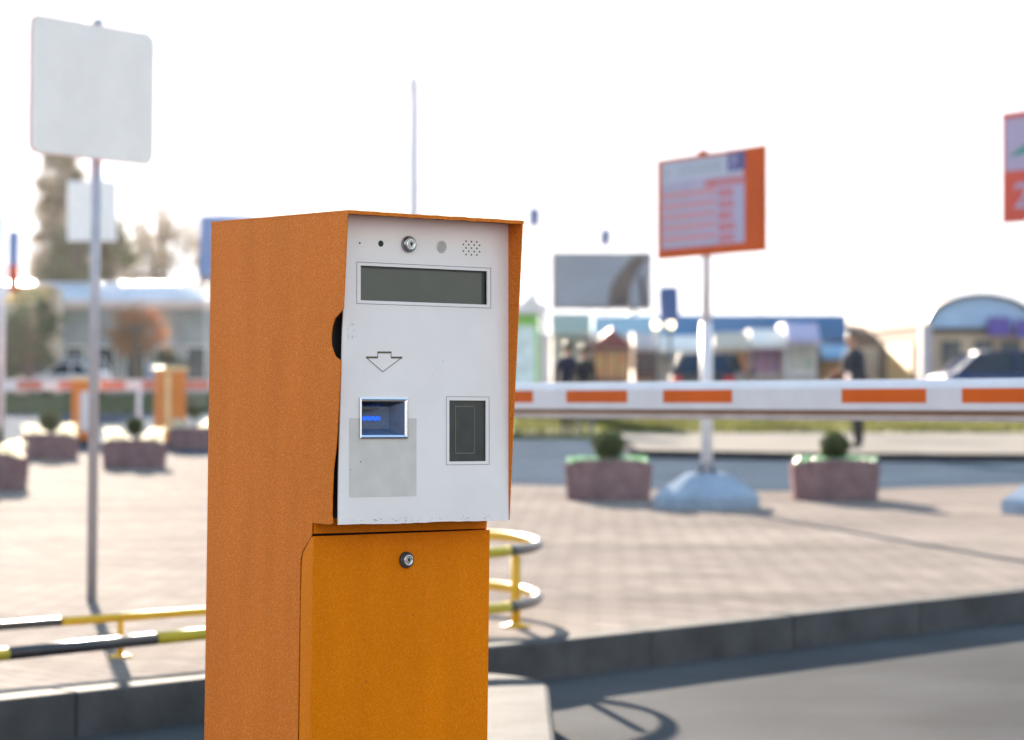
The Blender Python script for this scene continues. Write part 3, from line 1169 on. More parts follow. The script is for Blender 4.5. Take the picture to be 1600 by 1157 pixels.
def line_intersect(px, base, d):
    """signed distance along direction d from base whose column is px"""
    t = (px - 800) / FPX
    return (t * base.y - base.x) / (d.x - t * d.y)


SB = gnd(1110, 796)
SB.y += 0.40
sroot = thing('tariff_sign', 'orange framed tariff board with rows of print on a pole in a white pyramid base', 'sign', (SB.x, SB.y, 0), 0.0)
pyramid_base(sroot)
b = MB().m('galv')
b.m('white_paint')
b.tube([(0, 0, 0.28), (0, 0, 1.58)], 0.050, 16)
b.tube([(0, 0, 1.57), (0, 0, 3.05)], 0.038, 14)
b.build('pole', sroot)
BD = Vector((0.47, -0.883, 0)).normalized()   # along the board, left to right in the photo, coming nearer
BNm = Vector((-BD.y, BD.x, 0)) * -1           # board front normal (towards viewer side)
if BNm.y > 0:
    BNm = -BNm
yaw = math.atan2(BD.y, BD.x)
Pb = Vector((SB.x, SB.y, 0)) + BNm * 0.05
sL, sR = line_intersect(1027, Pb, BD), line_intersect(1194, Pb, BD)
# local matrix: x along BD, y = -normal, z up
BM = Matrix(((BD.x, -BNm.x, 0, BNm.x * 0.05), (BD.y, -BNm.y, 0, BNm.y * 0.05), (0, 0, 1, 0), (0, 0, 0, 1)))
zb, zt = 2.155, 3.030


def sbox(b, x0, z0, x1, z1, off, th, M=BM):
    b.box((x0, -off, z0), (x1, -off + th, z1), M)


b = MB().m('sign_orange')
sbox(b, sL, zb, sR, zt, 0.0, 0.03)
b.box((-0.06, -0.003, zt + 0.001), (0.06, 0.02, zt + 0.035), BM)
board = b.build('board', sroot, bevel=0.004)
wB = sR - sL
fx0, fx1 = sL + wB * 0.045, sR - wB * 0.17
fz0, fz1 = zb + 0.085, zt - 0.03
b = MB().m('sign_face')
sbox(b, fx0, fz0, fx1, fz1 - 0.185, 0.002, 0.002)
b.m('sign_face_head')
sbox(b, fx0, fz1 - 0.183, fx1 - 0.02, fz1, 0.002, 0.002)
face = b.build('printed_face', board)
b = MB()
rnd = random.Random(5)
wf = fx1 - fx0
hz = fz1 - 0.19 - fz0
# six tariff rows
b.m('sign_pink_ink')
for k in range(6):
    z = fz0 + hz * (k + 0.15) / 6
    if k < 5:
        sbox(b, fx0 + 0.02, z + hz / 6 * 0.50, fx0 + wf * 0.66, z + hz / 6 * 0.98, 0.003, 0.001)
b.m('sign_red_ink')
for k in range(6):
    z = fz0 + hz * (k + 0.12) / 6
    x0 = fx0 + wf * (0.70 if k < 5 else 0.54)
    x1 = fx0 + wf * (0.86 if k < 5 else 0.99)
    x = x0
    while x < x1:
        w = rnd.uniform(0.02, 0.045)
        sbox(b, x, z + 0.008, x + w, z + hz / 6 * 0.78, 0.003, 0.001)
        x += w + rnd.uniform(0.008, 0.016)
b.m('sign_grey_ink')
for zz in (fz1 - 0.075, fz1 - 0.125):
    x = fx0 + wf * 0.22
    while x < fx0 + wf * 0.74:
        w = rnd.uniform(0.012, 0.03)
        sbox(b, x, zz, x + w, zz + 0.032, 0.003, 0.001)
        x += w + 0.008 + (0.03 if rnd.random() < 0.15 else 0)
for k in range(6):
    z = fz0 + hz * (k + 0.25) / 6
    x = fx0 + 0.04
    while x < fx0 + wf * rnd.choice((0.34, 0.42, 0.48)):
        w = rnd.uniform(0.01, 0.022)
        sbox(b, x, z + 0.008, x + w, z + 0.026, 0.0035, 0.001)
        x += w + 0.008 + (0.02 if rnd.random() < 0.2 else 0)
sbox(b, fx0 + 0.05, fz1 - 0.15, fx0 + 0.12, fz1 - 0.05, 0.003, 0.001)
b.build('printing', face)
b = MB().m('sign_navy')
sbox(b, fx1 - 0.26, fz1 - 0.15, fx1 + 0.01, fz1 + 0.005, 0.004, 0.0015)
pb = b.build('parking_symbol', board)
Mt = BM @ Matrix.Translation((fx1 - 0.20, -0.006, fz1 - 0.135)) @ Matrix.Rotation(R_(90), 4, 'X')
text_mesh('P', 0.17, 'letter', 'sign_face', pb, Mt, 0.0008)
b = MB().m('galv_dark')
b.m('galv_dark')
b.box((-0.06, 0.031, zb + 0.13), (0.06, 0.095, zb + 0.17), BM)
b.build('clamp', sroot)
b = MB().m('galv_dark')
b.box((-0.06, 0.031, zt - 0.17), (0.06, 0.095, zt - 0.13), BM)
b.build('clamp', sroot)

# right edge sign (cropped by the frame)
RB = gnd(1668, 806)
RB.y += 0.40
rroot = thing('price_sign', 'red framed board with green emblem and white figure 2, cut by the right edge', 'sign', (RB.x, RB.y, 0))
pyramid_base(rroot)
b = MB().m('galv')
b.tube([(0, 0, 0.28), (0, 0, 2.98)], 0.033, 14)
b.build('pole', rroot)
Pb = Vector((RB.x, RB.y, 0)) + BNm * 0.05
qL = line_intersect(1567, Pb, BD)
qR = qL + wB
zb2 = CAMH + (605 - 349) / FPX * (Pb + BD * qL).y
zt2 = zb2 + 0.92
b = MB().m('sign_red')
sbox(b, qL, zb2, qR, zt2, 0.0, 0.03)
brd = b.build('board', rroot, bevel=0.004)
b = MB().m('sign_face')
sbox(b, qL + 0.04, zb2 + 0.43, qR - 0.05, zt2 - 0.05, 0.002, 0.002)
wp = b.build('white_field', brd)
b = MB().m('sign_green')
# a plain leaf-shaped green swoosh
P = []
for k in range(13):
    a = k / 12
    P.append((qL + 0.09 + 0.62 * a, zb2 + 0.555 + 0.17 * a ** 1.3 + 0.045 * math.sin(math.pi * a)))
for k in range(12, -1, -1):
    a = k / 12
    P.append((qL + 0.09 + 0.62 * a, zb2 + 0.555 + 0.17 * a ** 1.3 - 0.035 * math.sin(math.pi * a)))
P = [P[i] for i in range(len(P)) if i not in (0, 12)]
b.prism([BM @ Vector((x, -0.005, z)) for x, z in P], BM.to_3x3() @ Vector((0, 0.002, 0)))
b.build('green_emblem', wp)
Mt = BM @ Matrix.Translation((qL + 0.15, -0.004, zb2 + 0.115)) @ Matrix.Rotation(R_(90), 4, 'X') @ Matrix.Diagonal((1.5, 1, 1, 1))
text_mesh('2', 0.30, 'figure', 'sign_face', brd, Mt, 0.001)

# ------------------------------------------------------------------ sign seen from behind (left)
LB = Vector((-2.02, 12.32, 0))
lsg = thing('road_sign', 'pale rounded road sign with faint red edge on a thin leaning pole, upper left', 'sign', LB.to_tuple())
lsg.rotation_euler = (0, R_(0.45), 0)
b = MB().m('galv')
b.tube([(0, 0, 0), (0, 0, 2.80)], 0.0245, 14)
b.build('pole', lsg)
LD = Vector((0.569, 0.822, 0)).normalized()
LN = Vector((LD.y, -LD.x, 0))
Pc = LB + LN * 0.045
a0, a1 = line_intersect(42, Pc, LD), line_intersect(233, Pc, LD)
zl0, zl1 = 2.125, 2.765
rr = 0.05
pp = []
for (cx_, cz_, st) in ((a1 - rr, zl1 - rr, 0), (a0 + rr, zl1 - rr, 90), (a0 + rr, zl0 + rr, 180), (a1 - rr, zl0 + rr, 270)):
    for k in range(6):
        a = R_(st + 90 * k / 5)
        pp.append((cx_ + rr * math.cos(a), cz_ + rr * math.sin(a)))
off = LN * 0.045
b = MB().m('sign_back')
b.prism([Vector((LD.x * s, LD.y * s, z)) + off for s, z in pp], LN * -0.006)
bk = b.build('board', lsg)
b = MB().m('red_edge')
mid_s, mid_z = (a0 + a1) / 2, (zl0 + zl1) / 2
b.prism([Vector((LD.x * (mid_s + (s - mid_s) * 1.008), LD.y * (mid_s + (s - mid_s) * 1.008), mid_z + (z - mid_z) * 1.01)) + off - LN * 0.0065 for s, z in pp], LN * -0.008)
b.build('red_border', bk)
# square panel far behind the pole
p = at(143, 640, 70)
fs = thing('square_sign', 'pale grey square board on a post behind the thin sign pole', 'sign', (p.x, 70, 0))
b = MB().m('sign_back')
z0, z1 = at(143, 377, 70).z, at(143, 283, 70).z
b.box((-0.67, -0.03, z0), (0.67, 0.01, z1))
b.build('board', fs, bevel=0.02)
b = MB().m('galv')
b.tube([(0.0, 0.05, 0), (0, 0.05, z1 - 0.1)], 0.05, 12)
b.build('post', fs)

# pole at the left edge with blue and red board
p = at(2, 640, 48)
es = thing('banner_post', 'pale post at the left edge carrying a narrow blue and red banner', 'sign post', (p.x, 48, 0))
b = MB().m('white_paint')
b.tube([(0, 0, 0), (0, 0, at(2, 330, 48).z)], 0.06, 12)
b.build('post', es)
b = MB().m('pale_blue_sign')
zA, zB, zC = at(0, 362, 48).z, at(0, 415, 48).z, at(0, 455, 48).z
b.box((0.12, -0.02, zB), (0.32, 0.02, zA))
bn = b.build('banner', es)
b = MB().m('sign_red')
b.box((0.12, -0.022, zC), (0.32, 0.022, zB - 0.002))
b.build('red_panel', bn)

# blue board half behind the machine
p = at(326, 640, 62)
bs = thing('blue_board_sign', 'blue board on a post peeking out behind the top left of the ticket machine', 'sign', (p.x + 0.35, 62, 0))
b = MB().m('pale_blue_sign')
b.box((-0.57, -0.03, at(0, 433, 62).z), (0.75, 0.03, at(0, 337, 62).z))
b.build('board', bs, bevel=0.02)
b = MB().m('galv')
b.tube([(0.2, 0.08, 0), (0.2, 0.08, at(0, 345, 62).z)], 0.05, 12)
b.build('post', bs)

# ------------------------------------------------------------------ orange cabinets and far barrier arm (left)


def orange_cabinet(label, x, y, w, d, h, rz, white_plate=False):
    t = thing('barrier_cabinet', label, 'cabinet', (x, y, 0), rz, 'orange barrier cabinets')
    b = MB().m('cabinet_orange')
    b.box((-w / 2, -d / 2, 0.10), (w / 2, d / 2, h - 0.07))
    b.build('housing', t, bevel=0.02)
    b = MB().m('sunlit_cream')
    b.box((-w / 2 - 0.03, -d / 2 - 0.03, h - 0.068), (w / 2 + 0.03, d / 2 + 0.03, h))
    b.build('lid', t, bevel=0.02)
    b = MB().m('kerb_dark')  # base coloured dark, standing for the shadow at the cabinet's foot
    b.box((-w / 2 - 0.08, -d / 2 - 0.08, 0), (w / 2 + 0.08, d / 2 + 0.08, 0.099))
    b.build('shadow_plinth', t)
    b = MB().m('cabinet_orange')
    b.box((-w / 2 + 0.04, -d / 2 - 0.012, 0.2), (w / 2 - 0.04, -d / 2 - 0.001, h - 0.2))
    dr = b.build('door', t, bevel=0.004)
    if not white_plate:
        b = MB().m('sunlit_cream')  # sunlit left side put in as a pale strip
        b.box((-w / 2 + 0.02, -d / 2 - 0.022, 0.25), (-w / 2 + 0.11, -d / 2 - 0.0125, h - 0.1))
        b.build('sunlit_strip', dr)
    if white_plate:
        b = MB().m('white_paint')
        b.box((-w / 2 + 0.15, -d / 2 - 0.02, 0.25), (w / 2 - 0.05, -d / 2 - 0.0125, 0.95))
        b.build('white_plate', dr)
    return t


pA = gnd(262, 699)
orange_cabinet('tall orange cabinet with lit left side, left of the ticket machine', pA.x, pA.y + 0.3, 0.42, 0.40, 1.37, R_(33))
pB = gnd(124, 697)
orange_cabinet('shorter orange cabinet with a white plate beside the thin sign pole', pB.x, pB.y + 0.3, 0.36, 0.32, 1.20, R_(8), True)
Yb = 46.0
b0, b1 = at(-60, 602, Yb), at(345, 603, Yb)
fb = thing('boom_barrier', 'far red and white barrier arm passing behind the orange cabinets', 'barrier arm', (b0.x, Yb, 0))
Lf = b1.x - b0.x
b = MB().m('white_paint')
b.box((0, -0.03, b0.z - 0.10), (Lf, 0.03, b0.z + 0.10))
fa = b.build('arm', fb)
k = 0
x = 0.25
while x < Lf - 0.4:
    b = MB().m('arm_red')
    b.box((x, -0.034, b0.z - 0.075), (x + 0.45, 0.034, b0.z + 0.075))
    b.build('red_stripe', fa)
    x += 0.75
b = MB().m('cabinet_orange')
b.box((-0.3, -0.2, 0), (0.0, 0.2, 1.25))
b.build('cabinet', fb, bevel=0.02)
b = MB().m('white_paint')
b.tube([(at(217, 600, Yb).x - b0.x, 0, 0), (at(217, 600, Yb).x - b0.x, 0, b0.z - 0.101)], 0.04, 10)
b.build('arm_rest', fb)

# ------------------------------------------------------------------ trees


def make_tree(name, label, loc, h, crown_r, crown_c, crown_h, material, n, ls, seed, trunk_r=0.14, spread=0.6, clumps=26, group=None):
    t = thing(name, label, 'tree', loc, 0, group)
    rnd = random.Random(seed)
    b = MB().m('bark')
    trunk = [(0, 0, -0.1), (rnd.uniform(-.1, .1), 0, h * 0.3), (rnd.uniform(-.2, .2), 0, h * 0.6), (rnd.uniform(-.2, .2), 0, h * 0.93)]
    b.tube(trunk, trunk_r, 8, r2=trunk_r * 0.2)
    tips = []
    for k in range(clumps):
        z = crown_c + rnd.uniform(-0.95, 0.95) * crown_h / 2
        k_ = (z - crown_c) / (crown_h / 2)
        rmax = crown_r * math.sqrt(max(0.06, 1 - k_ * k_))
        a = rnd.uniform(0, 2 * math.pi)
        r = rmax * rnd.uniform(0.3, 1.0)
        tip = Vector((r * math.cos(a), r * math.sin(a), z))
        zs_ = max(h * 0.15, z - r * spread - rnd.uniform(0.1, 0.6))
        st = Vector((0, 0, zs_))
        mid = st.lerp(tip, 0.5) + Vector((rnd.uniform(-.15, .15), rnd.uniform(-.15, .15), 0.1)) * crown_r * 0.4
        b.tube([st, mid, tip], trunk_r * 0.3, 5, r2=trunk_r * 0.06)
        tips.append(tip)
        for q in range(3):
            t2 = tip + Vector((rnd.gauss(0, 1), rnd.gauss(0, 1), rnd.gauss(0.4, 1))) * crown_r * 0.16
            b.tube([mid.lerp(tip, 0.5 + 0.15 * q), t2], trunk_r * 0.08, 4, r2=trunk_r * 0.03)
    b.build('trunk', t)
    b = MB().m(material)
    for k in range(n):
        c = rnd.choice(tips)
        s = crown_r * rnd.uniform(0.08, 0.26)
        p_ = c + Vector((rnd.gauss(0, s), rnd.gauss(0, s), rnd.gauss(0, s * 0.9)))
        leaf(b, p_, ls * rnd.uniform(0.6, 1.3), rnd)
    b.build('crown', t, fixn=False)
    return t


def bare_tree(label, loc, h, seed, group=None, material='leaf_pale', nl=2600):
    """thin leafless tree with a few pale buds"""
    t = thing('bare_tree', label, 'tree', loc, 0, group)
    rnd = random.Random(seed)
    b = MB().m('bark')
    tips = []

    def grow(p, d, L, r, lv):
        q = p + d * L
        m_ = p.lerp(q, 0.5) + Vector((rnd.gauss(0, 1), rnd.gauss(0, 1), 0)) * L * 0.05
        b.tube([p, m_, q], r, 6 if lv < 2 else 4, r2=r * 0.6, cap=False)
        if lv >= 4:
            tips.append(q)
            return
        for k in range(3 if lv else 4):
            dd = (d + Vector((rnd.gauss(0, 0.42), rnd.gauss(0, 0.42), rnd.gauss(0.05, 0.2)))).normalized()
            grow(p.lerp(q, rnd.uniform(0.55, 1.0)), dd, L * rnd.uniform(0.6, 0.8), r * 0.55, lv + 1)
    grow(Vector((0, 0, -0.1)), Vector((0, 0, 1)), h * 0.33, h * 0.03, 0)
    b.build('trunk', t)
    b = MB().m(material)
    for k in range(nl):
        leaf(b, rnd.choice(tips) + Vector((rnd.gauss(0, .25), rnd.gauss(0, .25), rnd.gauss(0, .25))), 0.12, rnd)
    b.build('crown', t, fixn=False)
    return t


TG = 'trees behind the left car park'


def tz(px, py, Y):
    return at(px, py, Y)


p = at(92, 640, 132)
make_tree('poplar_tree', 'tall pale poplar rising behind the rounded road sign', (p.x, 132, 0.6), 12.8, 1.5, 8.4, 9.4, 'leaf_pale', 12000, 0.15, 21, 0.2, 1.2, 70, TG)
p = at(170, 640, 128)
make_tree('poplar_tree', 'shorter olive green tree rising behind the thin pole and pavilion roof', (p.x, 128, 0.6), 8.6, 1.15, 6.2, 4.6, 'leaf_olive', 5000, 0.13, 22, 0.16, 1.0, 26, TG)
p = at(118, 640, 126)
make_tree('poplar_tree', 'dense olive tree below the pale square board', (p.x, 126, 0.6), 8.0, 1.5, 5.8, 4.4, 'leaf_olive', 7000, 0.13, 23, 0.16, 1.0, 26, TG)
p = at(225, 640, 150)
bare_tree('leafless spreading tree right of the rounded road sign', (p.x, 150, 0.6), 12.5, 5, TG)
p = at(290, 640, 158)
bare_tree('leafless tree whose thin twigs reach above the ticket machine', (p.x, 158, 0.6), 15.0, 9, TG, 'leaf_pale', 3000)
p = at(50, 640, 108)
make_tree('evergreen_bush_tree', 'broad dark green tree under the bright awning at the left', (p.x, 108, 0.6), 3.6, 1.25, 2.4, 2.9, 'leaf_green', 5200, 0.09, 31, 0.12, 0.7, 30, TG)
p = at(18, 640, 109)
make_tree('evergreen_bush_tree', 'dark green shrub tree beside the pale post at the left edge', (p.x, 109, 0.6), 3.2, 0.9, 2.0, 2.6, 'leaf_green', 2600, 0.09, 32, 0.1, 0.7, 20, TG)
p = at(212, 640, 107)
make_tree('autumn_tree', 'low rust brown tree in front of the pavilion', (p.x, 107, 0.6), 3.5, 1.3, 2.7, 1.7, 'leaf_rust', 3800, 0.08, 33, 0.1, 0.7, 30, TG)
p = at(262, 640, 110)
make_tree('evergreen_bush_tree', 'small dark shrub between the pavilion and the tall orange cabinet', (p.x, 110, 0.6), 2.2, 0.8, 1.3, 1.3, 'leaf_green', 1800, 0.08, 34, 0.07, 0.7, 16, TG)

# ------------------------------------------------------------------ pavilion (left)
Yp = 122.0
zr = at(0, 437, Yp).z
ze = at(0, 470, Yp).z
zf = at(0, 482, Yp).z
xl, xr = at(-120, 500, Yp).x, at(318, 500, Yp).x
pvn = thing('pavilion', 'long low pavilion with curved pale metal roof behind the left trees', 'building', ((xl + xr) / 2, Yp, 0.6))
hl = (xr - xl) / 2
b = MB().m('roof_metal')
prof = []
for k in range(13):
    a = math.pi * k / 12
    prof.append((-3.2 * math.cos(a) + 3.2, (ze - 0.6) + (zr - ze) * math.sin(a)))
b.prism([(-hl, y, z) for y, z in prof], (2 * hl - 1.2, 0, 0))
b.prism([(hl - 1.19, y, z) for y, z in prof[:13]], (0.02, 0, 0))
v0 = [b.bm.verts.new((hl - 1.17, y, z)) for y, z in prof]
v1 = [b.bm.verts.new((hl, 3.2 + (y - 3.2) * 0.9, ze - 0.6 + (z - ze + 0.6) * 0.1)) for y, z in prof]
for k in range(12):
    b.face([v0[k], v0[k + 1], v1[k + 1], v1[k]])
b.face(v1)
b.build('roof', pvn)
b = MB().m('fascia_pink')
b.box((-hl - 0.1, -0.25, zf - 0.6), (hl + 0.1, 6.6, ze - 0.605))
b.build('fascia', pvn)
b = MB().m('wall_dim')
b.box((-hl, 0.2, 0), (hl, 6.2, zf - 0.605))
wl = b.build('wall', pvn)
for k in range(9):
    b = MB().m('white_wall')
    x = -hl + 0.9 + k * 1.45
    b.box((x, 0.12, 0.7), (x + 1.0, 0.19, 2.4))
    wn = b.build('window', pvn)
    b = MB().m('shopglass')
    b.box((x + 0.07, 0.08, 0.78), (x + 0.93, 0.118, 2.32))
    b.build('pane', wn)

# yellow awning/kiosk at the left
pk = at(52, 640, 116)
kk = thing('kiosk', 'kiosk with bright cream awning at the far left', 'kiosk', (pk.x, 116, 0.6))
b = MB().m('awning_yellow')
hz_ = at(0, 447, 116).z - 0.6
b.prism([(-1.05, -1.6, hz_ - 0.75), (1.05, -1.6, hz_ - 0.75), (0.8, 0.3, hz_), (-0.8, 0.3, hz_)], (0, 0.02, 0.05))
b.build('awning', kk)
b = MB().m('tan_wall')
b.box((-0.95, 0.0, 0), (0.95, 2.0, hz_ - 0.06))
b.build('wall', kk)
b = MB().m('shopglass')
b.box((-0.7, -0.05, 1.0), (0.7, -0.002, 2.1))
b.build('window', kk)

# ------------------------------------------------------------------ cars


def make_car(label, loc, rz, paint, L=4.4, Wd=1.78, Hh=1.55, suv=False, group=None):
    t = thing('parked_car', label, 'car', loc, rz, group)
    hw = Wd / 2
    gh = 0.26 if not suv else 0.32
    belt = 0.92 * Hh / 1.5 if not suv else 1.02 * Hh / 1.6
    # stations: x, z_bottom, z_top(hood/deck), half width
    st = [(-L / 2, 0.42, 0.70, 0.80), (-L / 2 + 0.12, gh + 0.02, belt - 0.16, 0.92), (-L / 2 + 0.55, gh, belt - 0.07, 0.98), (-L / 2 + 1.1, gh, belt, 1.0),
          (0, gh, belt + 0.02, 1.0), (L / 2 - 0.75, gh, belt + 0.04, 1.0), (L / 2 - 0.25, gh + 0.02, belt + 0.03, 0.97), (L / 2 - 0.04, gh + 0.08, belt - 0.05, 0.92), (L / 2, 0.45, belt - 0.3, 0.86)]
    b = MB().m(paint)
    rings = []
    for x, z0, z1, k in st:
        w = hw * k
        zm = (z0 + z1) / 2
        rings.append([b.bm.verts.new(p_) for p_ in ((x, -w * 0.88, z0), (x, -w, z0 + 0.1), (x, -w * 1.0, zm), (x, -w * 0.96, z1 - 0.06), (x, -w * 0.86, z1), (x, w * 0.86, z1), (x, w * 0.96, z1 - 0.06), (x, w, zm), (x, w, z0 + 0.1), (x, w * 0.88, z0))])
    for a, c in zip(rings, rings[1:]):
        for q in range(10):
            f = b.face([a[q], a[(q + 1) % 10], c[(q + 1) % 10], c[q]])
    b.face(rings[0])
    b.face(rings[-1][::-1])
    # roof and pillars
    ra, rb_ = (-L / 2 + 1.75, L / 2 - (0.55 if suv else 0.95))
    ca, cb = (-L / 2 + 1.05, L / 2 - (0.12 if suv else 0.35))
    g = []
    for (x, w, z) in ((ca, hw * 0.84, belt), (ra, hw * 0.68, Hh - 0.03), (ra + 0.35, hw * 0.67, Hh), (rb_ - 0.2, hw * 0.67, Hh - 0.01), (rb_, hw * 0.66, Hh - 0.05), (cb, hw * 0.82, belt + 0.03)):
        g.append((x, w, z))
    # roof panel
    for (x0, w0, z0), (x1, w1, z1) in zip(g[1:], g[2:-1]):
        b.prism([(x0, -w0, z0), (x1, -w1, z1), (x1, w1, z1), (x0, w0, z0)], (0, 0, -0.04))
    # pillars
    for s in (-1, 1):
        mx = (g[2][0] + g[3][0]) / 2
        for (p0, p1, r) in (((g[0][0], s * g[0][1], g[0][2]), (g[1][0], s * g[1][1], g[1][2]), 0.035), ((mx, s * hw * 0.86, belt), (mx, s * g[2][1], Hh - 0.03), 0.045),
                            ((g[5][0], s * g[5][1], g[5][2]), (g[4][0], s * g[4][1], g[4][2]), 0.06)):
            b.tube([p0, p1], r, 6)
    body = b.build('body', t, bevel=0.03)
    b = MB().m('car_glass')
    k_ = 0.97
    v = [[b.bm.verts.new((x, -w * k_, z - 0.02)), b.bm.verts.new((x, w * k_, z - 0.02))] for x, w, z in g]
    for a, c in zip(v, v[1:]):
        b.face([a[0], c[0], c[1], a[1]])
    for s in (0, 1):
        b.face([q[s] for q in v])
    b.build('windows', t)
    for x in (-L / 2 + 0.85, L / 2 - 0.85):
        for s in (-1, 1):
            T = Matrix.Translation((x, s * (hw - 0.10), 0.33)) @ Matrix.Rotation(R_(90), 4, 'X')
            b = MB().m('tyre')
            b.lathe([(0.20, -0.11), (0.31, -0.11), (0.335, -0.07), (0.335, 0.07), (0.31, 0.11), (0.20, 0.11)], T, 22)
            wh = b.build('wheel', t)
            b = MB().m('rim')
            b.lathe([(0.195, -0.115), (0.195, 0.115), (0.06, 0.118)], T, 12)
            b.build('rim', wh)
    for s in (-1, 1):
        b = MB().m('lamp_clear')
        b.box((-L / 2 + 0.02, s * (hw - 0.28) - 0.17, 0.62), (-L / 2 + 0.2, s * (hw - 0.28) + 0.14, 0.76))
        b.build('headlight', t, bevel=0.03)
        b = MB().m('lamp_red')
        b.box((L / 2 - 0.14, s * (hw - 0.24) - 0.12, belt - 0.28), (L / 2 + 0.012, s * (hw - 0.24) + 0.12, belt - 0.07))
        b.build('tail_light', t, bevel=0.02)
        b = MB().m(paint)
        b.box((-L / 2 + 1.25, s * (hw + 0.02), belt - 0.02), (-L / 2 + 1.40, s * (hw + 0.17), belt + 0.13))
        b.build('mirror', t, bevel=0.03)
    b = MB().m('white_paint')
    b.box((L / 2 + 0.002, -0.26, 0.58), (L / 2 + 0.02, 0.26, 0.69))
    b.build('number_plate', t)
    return t


YG = 0.405
p = at(1108, 600, 66)
make_car('dark grey car parked behind the tariff sign pole', (p.x + 0.05, 66, YG), R_(-100), 'car_dark', 4.3, 1.8, 1.50, True, 'parked cars')
p = at(1465, 600, 60)
make_car('dark blue car parked in front of the arched hall at the right edge', (p.x + 2.15, 60, YG), R_(184), 'car_blue', 4.5, 1.8, 1.48, False, 'parked cars')
p = at(40, 600, 103)
make_car('white car parked at the far left behind the red and white arm', (p.x, 111.5, 0.62), R_(0), 'car_white', 3.6, 1.7, 1.5, False, 'parked cars')
p = at(112, 600, 112)
make_car('white hatchback seen just left of the thin sign pole', (p.x, 113, 0.62), R_(70), 'car_white', 3.8, 1.7, 1.75, True, 'parked cars')

# ------------------------------------------------------------------ people


